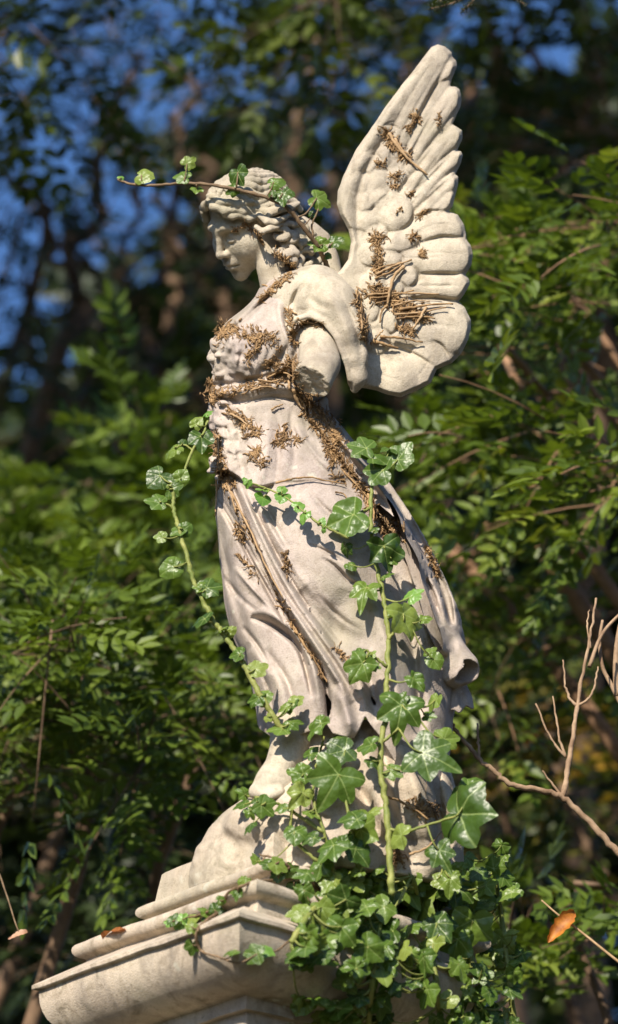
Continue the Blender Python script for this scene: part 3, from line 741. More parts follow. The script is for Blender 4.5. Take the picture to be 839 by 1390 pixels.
sculpt_obj('hair', f_hair, (258, 226, -70), (438, 372, 92), 1.0, STONE, angel)
robe = sculpt_obj('robe', f_robe, (268, 350, -130), (650, 1104, 140), 1.6, STONE_ROBE, angel)
sculpt_obj('sleeve', f_sleeve, (364, 350, -20), (512, 548, 145), 1.4, STONE, angel)
sculpt_obj('wing', f_wing, (424, 48, 0), (652, 552, 90), 1.4, STONE, angel)
sculpt_obj('broken_wing', f_farwing, (392, 276, -90), (478, 432, -5), 2.0, STONE, angel)
sculpt_obj('mantle', f_mantle, (392, 530, -50), (668, 996, 90), 1.6, STONE_ROBE, angel)
sculpt_obj('rock_base', f_rock, (236, 976, -170), (660, 1262, 175), 1.9, STONE_BASE, angel)
# ------------------------------------------------------------------ plinth
plinth = empty('stone_plinth', P(430, 1300, 0), 'square moulded stone plinth carrying the angel, with ivy over its near corner', 'plinth')
PHI = math.radians(49)
def DIRS():
    l = Vector((-math.cos(PHI), math.sin(PHI), 0)); r = Vector((math.sin(PHI), math.cos(PHI), 0))
    return l, r
LD, RD = DIRS()
def prism_rings(rings, name, mat, sub=26, jit=0.0028):
    """rings: (near corner, length along left face, length along right face) from top to bottom; closed on top and bottom"""
    V = []; Q = []
    per = 4 * sub
    for (c, a, b) in rings:
        cs = [c, c + RD * b, c + RD * b + LD * a, c + LD * a]
        for i in range(4):
            p, q = cs[i], cs[(i + 1) % 4]
            for j in range(sub): V.append(p.lerp(q, j / sub))
    n = len(rings)
    for r in range(n - 1):
        for j in range(per):
            k = (j + 1) % per
            Q.append((r * per + j, r * per + k, (r + 1) * per + k, (r + 1) * per + j))
    V = np.array([list(v) for v in V])
    nz = fbm(V[:, 0] * 9, V[:, 1] * 9, V[:, 2] * 9, 3) * jit
    V += np.stack([nz, -nz, nz], -1)
    T = []
    for r, fl in ((0, 1), (n - 1, 0)):
        ci = len(V); V = np.concatenate([V, V[r * per:(r + 1) * per].mean(0, keepdims=True)])
        for j in range(per):
            k = (j + 1) % per
            T.append((r * per + j, r * per + k, ci) if not fl else (r * per + k, r * per + j, ci))
    return obj_np(name, V, [np.array(Q), np.array(T)], mat, plinth, smooth=True)
def sharpen(o, ang=40):
    me = o.data
    bpy.context.view_layer.objects.active = o
    me.shade_smooth() if hasattr(me, 'shade_smooth') else None
    try: me.set_sharp_from_angle(angle=math.radians(ang))
    except Exception as e: print('sharp', e)
def profile(c, a, b, prof):
    """prof: (outset, drop) -> rings"""
    out = []
    for o, dz in prof:
        out.append((c - (LD + RD) * o - Vector((0, 0, dz)), a + 2 * o, b + 2 * o))
    return out
mm = S
c1 = P(370, 1166, 150)                       # near top corner of the upper roll
c2 = P(350, 1194, 218)                       # of the lower roll
c3 = P(324, 1237, 279)                       # of the drip edge over the cove
def torus(o0, z0, r, n=8):
    return [(o0 + r * math.sin(math.pi * i / n), z0 + r - r * math.cos(math.pi * i / n)) for i in range(n + 1)]
L1, L2, L3 = 256 * mm, 352 * mm, 415 * mm
W1, W2, W3 = 335 * mm, 372 * mm, 415 * mm
slab = prism_rings(profile(c1 + (LD + RD) * 20 * mm, 240 * mm, W1 - 26 * mm,
       [(-40 * mm, -52 * mm), (-9 * mm, -51 * mm), (-6 * mm, -48 * mm), (-2 * mm, -24 * mm), (2 * mm, 4 * mm)]), 'block', STONE_BASE, jit=.004)
z12 = (c1 - c2).z
st1 = prism_rings(profile(c1, L1, W1, [(-70 * mm, -1 * mm), (-3 * mm, -.5 * mm)] + torus(0, 0, 9 * mm) + [(-3 * mm, 19 * mm), (-3 * mm, z12 + 14 * mm)]), 'upper_step', STONE_BASE)
z23 = (c2 - c3).z
st2 = prism_rings(profile(c2, L2, W2, [(-70 * mm, -14 * mm), (-4 * mm, -1 * mm)] + torus(0, 0, 11 * mm) + [(-3 * mm, 24 * mm), (-3 * mm, 30 * mm), (6 * mm, z23 + 12 * mm)]), 'lower_step', STONE_BASE)
prof3 = [(-70 * mm, -40 * mm), (-3 * mm, -1 * mm), (0, 1 * mm), (0, 6 * mm), (-1 * mm, 7 * mm), (-7 * mm, 7.5 * mm), (-7 * mm, 12 * mm)]
prof3 += [(-7 * mm - 62 * mm * (1 - math.cos(math.pi / 2 * i / 9)), 14 * mm + 62 * mm * math.sin(math.pi / 2 * i / 9)) for i in range(0, 10)]
prof3 += [(-72 * mm, 77 * mm), (-72 * mm, 92 * mm)]
st3 = prism_rings(profile(c3, L3, W3, prof3), 'cornice', STONE_BASE)
shaft = prism_rings(profile(c3, L3, W3, [(-82 * mm, 88 * mm), (-82 * mm, 300 * mm), (-82 * mm, 1450 * mm), (-70 * mm, 1470 * mm), (-40 * mm, 1510 * mm), (-40 * mm, 2050 * mm)]), 'shaft', STONE_BASE)
foot = prism_rings(profile(c3, L3, W3, [(20 * mm, 2040 * mm), (40 * mm, 2060 * mm), (40 * mm, 2600 * mm)]), 'footing', STONE_BASE)
for o in (slab, st1, st2, st3, shaft, foot): sharpen(o, 38)
# ------------------------------------------------------------------ depth of the stone under a pixel
def _fill():
    Z = ZMAP.copy()
    for _ in range(2):
        p = np.pad(Z, 1, constant_values=-1e4)
        nb = np.max(np.stack([p[a:a + 720, b:b + 430] for a in range(3) for b in range(3)]), 0)
        Z = np.where(Z < -9e3, nb, Z)
    return Z
ZF = _fill()
_dg = bpy.context.evaluated_depsgraph_get()
_pl = []
for o in (slab, st1, st2, st3, shaft):
    me = o.data; mw = Matrix.Identity(4)
    _pl.append(BVHTree.FromPolygons([v.co.copy() for v in me.vertices], [tuple(p.vertices) for p in me.polygons]))
def zs(u, v, default=None):
    """depth of the nearest stone at a pixel (px units), or default"""
    z = -1e4
    if 0 <= u < 858 and 0 <= v < 1438: z = float(ZF[int(v / 2), int(u / 2)])
    if v > 1150:
        d = (P(u, v, 0) - CAM).normalized()
        for t in _pl:
            h = t.ray_cast(CAM, d)[0]
            if h is not None: z = max(z, -h.y / S)
    return z if z > -9e3 else default
def zfit(u, v):
    z = zs(u, v)
    if z is not None: return z
    for r in (8, 18, 32, 50):
        for a in range(8):
            z = zs(u + r * math.cos(a * .785), v + r * math.sin(a * .785))
            if z is not None: return z - r * .3
    return 0.0
# ------------------------------------------------------------------ ivy leaves (origin at the petiole, tip along +Y, facing +Z)
def ivy_mesh(name, lobes, seed, mat, cup=.18, wav=.05):
    rg = random.Random(seed)
    keys = []                                        # angle from the tip, radius
    for i, (a, r, notch) in enumerate(lobes):
        keys.append((a, r * rg.uniform(.93, 1.07)))
        nxt = lobes[i + 1][0] if i + 1 < len(lobes) else 165
        keys.append(((a * .52 + nxt * .48), notch * rg.uniform(.95, 1.05)))
    keys.append((180, .16))
    ka = np.array([k[0] for k in keys]); kr = np.array([k[1] for k in keys])
    va = [l[0] for l in lobes]
    half = sorted(set([0.0, 180.0] + [x for a in va for x in (a - 3, a, a + 3) if 0 <= x <= 180] + [a for a in ka] + list(np.arange(6, 180, 7.0))))
    ang = np.array([-a for a in half[::-1] if a not in (0.0, 180.0)] + half)
    asym = rg.uniform(-.06, .06)
    def rad(a):
        a = abs(a) ; i = np.searchsorted(ka, a) ; i = min(max(i, 1), len(ka) - 1)
        t = (a - ka[i - 1]) / (ka[i] - ka[i - 1] + 1e-9)
        up = kr[i] < kr[i - 1]
        t = t ** 1.2 if up else 1 - (1 - t) ** 1.2             # full, bluntly pointed lobes
        return kr[i - 1] * (1 - t) + kr[i] * t
    rings = [.12, .3, .5, .7, .86, 1.0]
    V = [(0, 0, 0)]; vein = [1.0]; n = len(ang)
    for f in rings:
        for a in ang:
            r = rad(a) * (1 + asym * math.sin(math.radians(a)) + .022 * math.sin(a * .21 + seed) * f) * f
            x = r * math.sin(math.radians(a)); y = r * math.cos(math.radians(a))
            dv = min(r * abs(math.sin(math.radians(a - s * q))) for q in va for s in (1, -1) if abs(a - s * q) < 60) if any(abs(a - s * q) < 60 for q in va for s in (1, -1)) else 1
            z = -cup * r * r + .10 * abs(x) * (1 - .4 * f) + wav * math.sin(6.5 * x + seed) * math.cos(5.5 * y + seed * 2) + .035 * min(1, dv / .12) * f
            V.append((x, y, z)); vein.append(.85 * max(0, 1 - dv / .022) * (1 - .55 * f))
    T = [(0, 1 + (j + 1) % n, 1 + j) for j in range(n)]; Q = []
    for k in range(len(rings) - 1):
        for j in range(n):
            a = 1 + k * n + j; b = 1 + k * n + (j + 1) % n
            Q.append((a, b, b + n, a + n))
    me = mesh_np(name, V, [np.array(Q), np.array(T)], mat)
    if len(me.vertices) == len(V): fattr(me, 'vein', vein)
    return me
L5 = [(0, 1.0, .66), (52, .84, .60), (112, .66, .54)]
L5b = [(0, 1.05, .60), (50, .88, .56), (110, .70, .50)]
L3 = [(0, 1.05, .70), (58, .80, .66), (118, .66, .58)]
LH = [(0, 1.0, .84), (60, .78, .76), (125, .72, .62)]
KIND = {'big': [ivy_mesh('leaf', L5, 1, IVY), ivy_mesh('leaf', L5b, 2, IVY, .22), ivy_mesh('leaf', L5, 3, IVY, .1, .07)],
        'mid': [ivy_mesh('leaf', L3, 4, IVY), ivy_mesh('leaf', L5, 5, IVY, .25), ivy_mesh('leaf', L3, 6, IVY, .12, .07)],
        'heart': [ivy_mesh('leaf', LH, 7, IVY, .2), ivy_mesh('leaf', LH, 8, IVY, .3), ivy_mesh('leaf', L3, 10, IVY, .3)],
        'young': [ivy_mesh('leaf', LH, 9, YOUNG, .25), ivy_mesh('leaf', L3, 11, YOUNG, .25)]}
LR = random.Random(21)
RIGHT = Vector((1, 0, 0))
def put_leaf(root, kind, base, tip_dir, normal, size):
    y = (tip_dir - normal * tip_dir.dot(normal)).normalized(); x = y.cross(normal).normalized()
    m = Matrix((x, y, normal)).transposed().to_4x4()
    o = bpy.data.objects.new('leaf', LR.choice(KIND[kind])); COL.objects.link(o)
    o.parent = root
    f = size / 1.6
    m = Matrix.Translation(base - Vector(root.location)) @ m @ Matrix.Diagonal((f * LR.uniform(.86, 1.1), f, f * LR.uniform(.4, 2.0), 1))
    o.matrix_local = m
    return o
def img_dir(deg):
    """direction in the picture: 0 right, 90 down"""
    a = math.radians(deg); return RIGHT * math.cos(a) - UPV * math.sin(a)
def leaf_normal(spread=.35, up=.55, side=0.0):
    n = -FWD * .85 + Vector((side - .12, 0, up)) + Vector((LR.gauss(0, spread), LR.gauss(0, spread * .5), LR.gauss(0, spread * .8)))
    return n.normalized()
class Vine:
    def __init__(s, label, loc, mat, name='ivy_vine', group='ivy vines climbing over the statue and plinth'):
        s.root = empty(name, loc, label, 'ivy', group); s.mb = MB(); s.mat = mat; s.pts = []; s.n = 0
    def stem(s, pts, r0, r1, seg=8, kink=.8):
        """pts (u,v,z)"""
        q = smoothline(pts, 7)
        j = np.array([[LR.gauss(0, kink), LR.gauss(0, kink), LR.gauss(0, kink)] for _ in q]); j[0] = 0
        q = q + j * .5
        w = M(q[:, 0], q[:, 1], q[:, 2])
        rr = np.linspace(r0, r1, len(w)) * S * (1 + .2 * np.clip(np.sin(np.arange(len(w)) * .9 + len(w)), .2, 1) + np.array([LR.gauss(0, .05) for _ in w]))
        s.mb.tube(w, rr, seg); s.pts.append(q)
    def leaf(s, u, v, size, deg=None, kind='mid', z=None, off=22, spread=.32, attach=True, up=.55):
        """leaf whose blade is centred at the pixel u,v and spans about size pixels"""
        if z is None: z = zfit(u, v) + off
        if deg is None: deg = 90 + LR.gauss(0, 60)
        c = P(u, v, z); d = img_dir(deg); n = leaf_normal(spread, up)
        y = (d - n * d.dot(n)).normalized()
        base = c - y * size * S * .22
        put_leaf(s.root, kind, base, d, n, size * S); s.n += 1
        if attach and s.pts:
            allp = np.concatenate(s.pts); W = M(allp[:, 0], allp[:, 1], allp[:, 2])
            k = int(np.argmin(((W - np.array(base)) ** 2).sum(1)))
            a = Vector(W[k]); L = (a - base).length
            if L < .16:
                mid = (a + base) / 2 + Vector((0, -.006, -.2 * L))
                q = smoothline([a, mid, base], 5)
                s.mb.tube(q, np.linspace(1.5, 1.0, len(q)) * S * (1 if size > 26 else .7), 5)
    def done(s): s.mb.build('stem', s.mat, s.root)

# sprig arching over the head
A = Vine('brown stemmed ivy sprig arching over the head of the angel', P(448, 372, 20), STEM_B)
A.stem([(450, 378, 20), (440, 352, 40), (428, 330, 62), (408, 303, 78), (388, 281, 88), (362, 268, 92), (335, 261, 94), (300, 253, 92), (262, 249, 84), (235, 250, 74), (200, 252, 62), (176, 250, 52), (160, 244, 46)], 3.4, 1.5)
for a in [(198, 238, 29, 20, 'heart', 66), (258, 219, 24, -40, 'heart', 84), (245, 240, 27, 200, 'heart', 82), (325, 240, 34, 60, 'mid', 100), (267, 258, 20, 100, 'mid', 84), (314, 259, 22, 150, 'mid', 92), (377, 245, 27, -30, 'heart', 96), (384, 268, 30, 80, 'mid', 100),
          (394, 263, 17, 20, 'heart', 80), (437, 272, 34, 20, 'heart', 66), (422, 291, 10, 160, 'heart', 66), (431, 331, 30, 190, 'mid', 60), (457, 327, 26, -20, 'mid', 50), (163, 241, 11, 200, 'young', 46), (370, 262, 12, -90, 'heart', 100), (445, 348, 14, 40, 'heart', 44)]:
    A.leaf(a[0], a[1], a[2] * 1.05, a[3], a[4], a[5])
A.stem([(425, 322, 62), (424, 305, 64), (432, 284, 66)], 1.6, 1.0)
A.done()
# free standing shoot on the left
B = Vine('pale green ivy shoot rising free along the left side of the robe', P(382, 990, 110), STEM_G)
B.stem([(384, 992, 112), (366, 964, 118), (350, 938, 120), (334, 908, 118), (320, 884, 116), (304, 862, 114), (290, 842, 112), (276, 816, 112), (264, 793, 112), (254, 758, 112), (245, 728, 110), (238, 700, 106), (235, 680, 104), (236, 658, 104)], 3.9, 2.4, kink=1.6)
B.stem([(237, 690, 104), (226, 684, 104), (214, 682, 106)], 1.6, 1.0); B.stem([(236, 664, 104), (246, 652, 100), (262, 610, 96), (276, 588, 92), (284, 566, 84)], 2.0, 1.4)
B.stem([(262, 612, 96), (250, 604, 96), (238, 608, 98)], 1.4, 1.0)
for a in [(233, 611, 29, 150, 'heart'), (249, 600, 14, -60, 'heart'), (211, 651, 36, 130, 'heart'), (236, 662, 29, -20, 'heart'), (248, 645, 24, -60, 'heart'), (210, 681, 31, 190, 'mid'), (229, 655, 14, -50, 'heart'), (269, 572, 22, -60, 'heart'), (274, 599, 40, 90, 'mid'), (283, 560, 16, -70, 'young'),
          (229, 773, 34, 150, 'heart'), (244, 765, 12, -40, 'heart'), (288, 796, 34, -25, 'mid'), (270, 797, 20, 190, 'mid'), (271, 843, 36, 200, 'mid'), (313, 856, 18, -40, 'heart'), (301, 856, 18, 190, 'mid'), (240, 722, 26, 130, 'mid'), (253, 716, 22, -40, 'heart'), (216, 729, 20, 190, 'mid'),
          (320, 889, 26, 180, 'mid'), (353, 906, 30, -30, 'mid'), (345, 948, 30, 190, 'mid'), (360, 945, 24, -20, 'heart'), (384, 962, 22, 170, 'mid'), (396, 955, 24, -40, 'heart'), (404, 950, 22, -50, 'mid'), (376, 990, 32, 170, 'heart'), (398, 980, 26, -30, 'heart'), (365, 975, 14, 40, 'heart')]:
    z = float(np.interp(a[1], [560, 650, 800, 900, 990], [88, 106, 116, 122, 118]))
    B.leaf(a[0], a[1], a[2] * 1.05, a[3], a[4], z)
B.done()
# young runner across the skirt
Cv = Vine('thin ivy runner of small bright leaves across the skirt below the waist', P(472, 728, 120), STEM_G)
Cv.stem([(u, v, zfit(u, v) + o) for u, v, o in [(474, 730, 30), (455, 722, 32), (436, 712, 34), (415, 697, 34), (390, 677, 32), (362, 663, 30), (336, 654, 26)]], 1.8, 1.0)
for a in [(336, 657, 14, 100, 'young'), (332, 650, 8, -90, 'young'), (357, 664, 20, -80, 'young'), (357, 679, 22, 110, 'young'), (384, 663, 15, -70, 'young'), (383, 676, 22, 100, 'young'), (407, 686, 18, -30, 'young'), (412, 702, 21, 90, 'young'), (437, 707, 14, -80, 'young'), (438, 720, 12, 150, 'young')]:
    Cv.leaf(a[0], a[1], a[2] * 1.1, a[3], a[4], off=34)
Cv.done()
# main climbing stem
D = Vine('thick yellow green ivy stem climbing the middle of the robe with large glossy leaves', P(530, 1190, 120), STEM_G)
D.stem([(u, v, z) for u, v, z in [(531, 1215, 152), (530, 1180, 150), (527, 1130, 148), (524, 1090, 146), (517, 1050, 146), (518, 1010, 144), (524, 960, 140), (525, 915, 136), (528, 865, 130), (522, 820, 124), (513, 775, 118), (506, 735, 112), (503, 700, 108), (504, 668, 104), (510, 644, 100)]], 4.2, 2.4, kink=1.6)
for br in [[(525, 905, 137), (510, 893, 142), (497, 882, 146)], [(527, 868, 132), (540, 852, 134), (556, 846, 136)], [(506, 735, 112), (520, 742, 120), (530, 756, 124)], [(503, 690, 108), (488, 696, 120), (470, 704, 128)], [(524, 1125, 148), (552, 1128, 152), (580, 1120, 156), (620, 1108, 150)], [(518, 1010, 144), (545, 985, 150), (570, 960, 146)]]:
    D.stem(br, 2.2, 1.4)
for a in [(488, 606, 42, 200, 'mid', 104), (514, 622, 42, -50, 'mid', 108), (546, 616, 44, -60, 'mid', 102), (510, 638, 48, 190, 'big', 112), (530, 608, 30, -80, 'mid', 96), (466, 704, 64, 160, 'big', 132), (469, 748, 24, 100, 'mid', 122), (524, 754, 56, 80, 'big', 130), (478, 768, 18, 60, 'heart', 124),
          (494, 804, 50, 95, 'big', 134), (553, 846, 60, 85, 'big', 142), (541, 828, 30, -60, 'mid', 138), (563, 806, 30, -50, 'young', 130), (578, 840, 22, -40, 'mid', 128), (488, 884, 20, -100, 'mid', 146), (500, 892, 22, -40, 'mid', 148), (486, 910, 50, 120, 'big', 152), (505, 888, 16, -60, 'heart', 146), (510, 905, 18, 20, 'mid', 148),
          (543, 970, 64, 100, 'big', 158), (545, 946, 24, -80, 'mid', 152), (566, 926, 32, 60, 'mid', 146), (588, 956, 30, 100, 'mid', 140), (592, 900, 24, 60, 'heart', 120), (585, 884, 20, -60, 'heart', 116), (584, 972, 22, 20, 'mid', 140), (526, 780, 22, -30, 'mid', 124), (505, 720, 18, 200, 'mid', 116), (536, 700 + 60, 20, -20, 'mid', 120),
          (536, 1049, 28, 30, 'mid', 152), (497, 1013, 34, 190, 'mid', 150), (508, 1035, 22, 60, 'heart', 150), (590, 1029, 74, 30, 'big', 162), (566, 1036, 24, 200, 'mid', 154), (639, 1104, 86, 10, 'big', 160), (642, 1062, 34, -60, 'mid', 140), (611, 1002, 38, -20, 'mid', 140), (538, 1133, 40, 200, 'mid', 158), (600, 1163, 46, 60, 'big', 160)]:
    D.leaf(a[0], a[1], a[2] * 1.06, a[3], a[4], a[5], spread=.25)
D.done()
# low vines round the foot of the figure
E = Vine('ivy with lobed leaves spreading over the rock below the hem of the robe', P(450, 1160, 130), STEM_G)
for st in [[(470, 1230), (452, 1180), (440, 1130), (425, 1085), (430, 1040), (440, 1000)], [(440, 1130), (410, 1110), (385, 1095), (360, 1085), (335, 1080)], [(452, 1180), (420, 1160), (395, 1130), (400, 1085), (410, 1050)], [(480, 1240), (470, 1190), (480, 1140), (470, 1090), (462, 1040)]]:
    E.stem([(u, v, zfit(u, v) + 14) for u, v in st], 2.6, 1.4)
for a in [(429, 988, 38, 120, 'mid'), (457, 1021, 50, 160, 'big'), (452, 1066, 72, 120, 'big'), (406, 1083, 42, 130, 'mid'), (404, 1049, 34, 200, 'mid'), (475, 1112, 42, 200, 'mid'), (497, 1131, 52, 20, 'big'), (489, 1160, 40, 60, 'mid'), (445, 1155, 46, 110, 'mid'), (400, 1135, 32, 90, 'heart'), (425, 1020, 24, -60, 'heart'),
          (440, 1042, 22, -50, 'mid'), (380, 1098, 20, 180, 'mid'), (361, 1098, 32, 40, 'mid'), (352, 1086, 20, -60, 'heart'), (328, 1076, 22, 200, 'mid'), (326, 1094, 26, 140, 'mid'), (337, 1124, 24, 110, 'mid'), (341, 1104, 18, 60, 'heart'), (347, 1165, 20, -80, 'heart'), (425, 1105, 26, 60, 'mid'), (462, 1000, 26, -40, 'mid'), (420, 1140, 28, 150, 'mid'),
          (470, 1140, 26, -60, 'mid'), (510, 1100, 24, -40, 'mid'), (433, 1180, 34, 100, 'mid'), (480, 1185, 36, 100, 'mid')]:
    E.leaf(a[0], a[1], a[2] * 1.06, a[3], a[4], off=20 + a[2] * .25)
E.done()
F = Vine('small leaved ivy runner creeping along the steps of the plinth', P(380, 1200, 200), STEM_B)
for st in [[(470, 1250), (440, 1215), (410, 1190), (380, 1168), (352, 1160)], [(410, 1190), (370, 1195), (335, 1200), (310, 1212), (300, 1230), (270, 1242), (235, 1250)], [(440, 1225), (415, 1250), (395, 1275)], [(300, 1236), (268, 1262), (272, 1290), (300, 1300)]]:
    F.stem([(u, v, zfit(u, v) + 7) for u, v in st], 2.4, 1.2)
for a in [(328, 1198, 22, 120, 'mid'), (317, 1207, 18, 160, 'heart'), (322, 1215, 18, 90, 'mid'), (294, 1231, 22, -60, 'mid'), (300, 1240, 18, 120, 'mid'), (276, 1237, 20, 200, 'mid'), (261, 1248, 22, 130, 'mid'), (236, 1247, 20, -80, 'mid'), (243, 1256, 18, 150, 'young'), (263, 1261, 20, 60, 'mid'), (285, 1246, 18, 30, 'heart'), (250, 1245, 16, -60, 'young'),
          (228, 1252, 14, 190, 'young'), (380, 1176, 28, 30, 'mid'), (374, 1190, 24, 150, 'mid'), (360, 1172, 20, 200, 'heart'), (395, 1180, 26, -20, 'mid'), (414, 1216, 30, 80, 'mid'), (404, 1241, 34, 140, 'big'), (342, 1294, 32, 190, 'mid'), (313, 1293, 24, 160, 'mid'), (361, 1290, 26, 30, 'young'), (261, 1288, 22, 100, 'mid'), (414, 1198, 24, -40, 'mid'),
          (395, 1205, 20, 140, 'heart'), (302, 1221, 14, -20, 'heart')]:
    F.leaf(a[0], a[1], a[2] * 1.06, a[3], a[4], off=12)
F.done()
def mass(label, spots, n, box, sz, seed, off=(6, 55), kinds=('mid', 'mid', 'big', 'heart'), stems=()):
    global LR
    LR = random.Random(seed)
    v_ = Vine(label, P((box[0] + box[2]) / 2, box[3], 60), STEM_G)
    for st in stems: v_.stem([(u, v, zfit(u, v) + o) for u, v, o in st], 4.2, 2.4)
    for a in spots: v_.leaf(a[0], a[1], a[2] * 1.06, a[3], a[4], off=a[5] if len(a) > 5 else 46)
    k = 0
    while k < n:
        u = LR.uniform(box[0], box[2]); v = LR.uniform(box[1], box[3])
        if not inmass(u, v): continue
        v_.leaf(u, v, LR.uniform(*sz), None, LR.choice(kinds), off=LR.uniform(*off), spread=.4); k += 1
    v_.done(); return v_
def inmass(u, v):
    if u < 470: return v > 1215 + max(0, 440 - u) * .55 + 8 * math.sin(u * .13) or (u > 430 and v > 1165)
    if u < 560: return v > 1178 + 10 * math.sin(u * .11)
    return v > 1175 + 10 * math.sin(u * .09)
mass('glossy ivy mass hanging over the near corner of the plinth below the rock', [(453, 1207, 38, 100, 'mid'), (410, 1187, 30, 150, 'mid'), (481, 1199, 40, 60, 'mid'), (461, 1272, 54, 100, 'big'), (416, 1276, 38, 90, 'mid'), (402, 1240, 34, 180, 'mid'), (514, 1276, 58, 95, 'big'), (440, 1240, 36, 60, 'mid'), (490, 1235, 40, 110, 'mid'), (432, 1300, 40, 120, 'mid')], 72, (392, 1175, 520, 1400), (24, 48), 31, stems=[[(395, 1280, 26), (408, 1260, 30), (425, 1235, 34), (455, 1212, 36), (480, 1190, 30)], [(500, 1400, 20), (505, 1330, 30), (515, 1260, 36), (528, 1200, 30)]])
mass('dense ivy with large lobed leaves covering the right side of the plinth', [(550, 1207, 62, 60, 'big'), (566, 1240, 74, 80, 'big'), (619, 1215, 54, 100, 'big'), (600, 1262, 50, 60, 'big'), (639, 1232, 46, 30, 'big'), (639, 1264, 60, 100, 'big'), (619, 1288, 54, 100, 'big'), (580, 1290, 50, 120, 'mid')], 78, (500, 1180, 665, 1400), (22, 46), 32, off=(0, 50), stems=[[(600, 1400, 20), (590, 1320, 30), (575, 1250, 36), (560, 1190, 30)], [(650, 1400, 0), (640, 1300, 20), (615, 1220, 30), (600, 1170, 30)]])
LR = random.Random(77)
def inmass(u, v): return v > 1150 + 30 * math.sin(u * .05) and v > 1130 + (u - 650) * .4
mass('shaded small leaved ivy trailing behind the right edge of the plinth', [(680, 1284, 42, 100, 'mid', -20), (688, 1195, 26, 60, 'mid', -20), (678, 1152, 24, 120, 'mid', -30)], 48, (635, 1150, 705, 1400), (16, 36), 33, off=(-70, -5), stems=[[(700, 1400, -60), (690, 1320, -50), (680, 1240, -40), (668, 1160, -30)]])
# ------------------------------------------------------------------ dry climbers still clinging to the stone
DR = random.Random(4)
def surf(u, v, off):
    return M(u, v, zfit(u, v) + off)
def fibre(mb, u, v, ang, ln, r, off, curl=.5):
    n = 5; pts = []; a = ang
    for i in range(n):
        pts.append(surf(u, v, off + 1.5 * math.sin(i * 1.4 + u))); a += DR.gauss(0, curl * .35)
        u += math.cos(a) * ln / (n - 1); v += math.sin(a) * ln / (n - 1)
    pts = np.array(pts); pts[:, 1] = np.clip(pts[:, 1], np.median(pts[:, 1]) - .02, np.median(pts[:, 1]) + .02)
    mb.tube(pts, np.array([.7, 1, 1, .9, .5]) * r * S, 4)
def path_at(p, t):
    p = np.asarray(p, float); L = np.r_[0, np.cumsum(np.linalg.norm(np.diff(p, axis=0), axis=1))]
    q = t * L[-1]; k = min(np.searchsorted(L, q, side='right') - 1, len(p) - 2)
    f = (q - L[k]) / (L[k + 1] - L[k]); d = p[k + 1] - p[k]
    return p[k] + d * f, math.atan2(d[1], d[0])
def tangle(label, paths, twigs=(), name='dry_stem_tangle', zmax=999):
    p0 = paths[0][0][0] if paths else twigs[0][0][0]
    root = empty(name, Vector(surf(p0[0], p0[1], 4)), label, 'dried climber', 'dried climber stems left on the statue')
    if paths:
        for pts, w, n, al in paths:
            mb = MB()
            pts = pts if len(pts) > 1 else [pts[0], (pts[0][0] + .5, pts[0][1] + .5)]
            for _ in range(int(n * 1.3)):
                c, a = path_at(pts, DR.random())
                u = c[0] + DR.gauss(0, w * .5); v = c[1] + DR.gauss(0, w * .5)
                ang = a + DR.gauss(0, 1.2 - al); 
                if DR.random() < .5: ang += math.pi
                if zfit(u, v) > zmax: continue
                fibre(mb, u, v, ang, DR.uniform(3, 8 + 9 * al) * (1 if w > 4 else .8), DR.uniform(.3, .95) if DR.random() < .85 else 1.35, DR.uniform(.1, 1.2 + w * .16), 1.1)
            mb.build('fibre_tuft', TWIG, root)
    for tw in twigs:
        pts, r = tw[0], tw[1]; off = tw[2] if len(tw) > 2 else r + 2.5
        q = smoothline(pts, 6); w = []
        zz = np.array([zfit(u, v) for u, v in q]); zz = np.convolve(np.pad(zz, 4, mode='edge'), np.ones(9) / 9, 'valid')
        w = M(q[:, 0] + np.array([DR.gauss(0, .35) for _ in q]), q[:, 1] + np.array([DR.gauss(0, .35) for _ in q]), np.maximum(zz, zz) + off)
        mb = MB(); mb.tube(w, np.linspace(r, r * .6, len(w)) * S * (1 + .15 * np.sin(np.arange(len(w)) * 1.7)), 7); mb.build('twig', TWIG_L if DR.random() < .6 else TWIG, root)
    return root
tangle('mat of crumbling brown rootlets across the neckline and upper chest', [([(296, 448), (312, 446), (335, 452), (372, 460)], 9, 190, .3), ([(350, 458), (347, 470), (336, 488)], 6, 80, .3), ([(306, 440), (300, 462)], 8, 60, .2), ([(378, 468), (380, 478)], 3, 8, .3)])
tangle('narrow line of brown debris along the robe edge at the neck', [([(396, 370), (372, 388), (352, 410)], 3.5, 110, .6), ([(372, 342), (385, 352), (398, 362)], 3.5, 55, .5)])
tangle('thin brown rootlet curving over the cheek of the angel', [([(313, 318), (322, 310), (336, 307), (348, 316), (357, 331)], 1.6, 46, .8)])
tangle('thick belt of dry brown stems round the high waist', [([(284, 538), (310, 531), (350, 524), (385, 512), (415, 512), (440, 528)], 7, 230, .55), ([(285, 515), (288, 545)], 6, 60, .3), ([(392, 488), (400, 500), (408, 524), (425, 552)], 11, 210, .3), ([(362, 493), (385, 500), (400, 497)], 9, 110, .3)],
       [([(362, 514), (380, 505), (398, 511)], 1.6), ([(391, 500), (392, 515), (393, 528)], 2.4), ([(350, 515), (372, 518), (384, 511)], 1.4), ([(398, 528), (404, 545), (412, 556)], 2.6), ([(406, 540), (412, 548), (416, 562)], 1.8), ([(340, 530), (360, 525), (376, 528)], 1.5)], zmax=91)
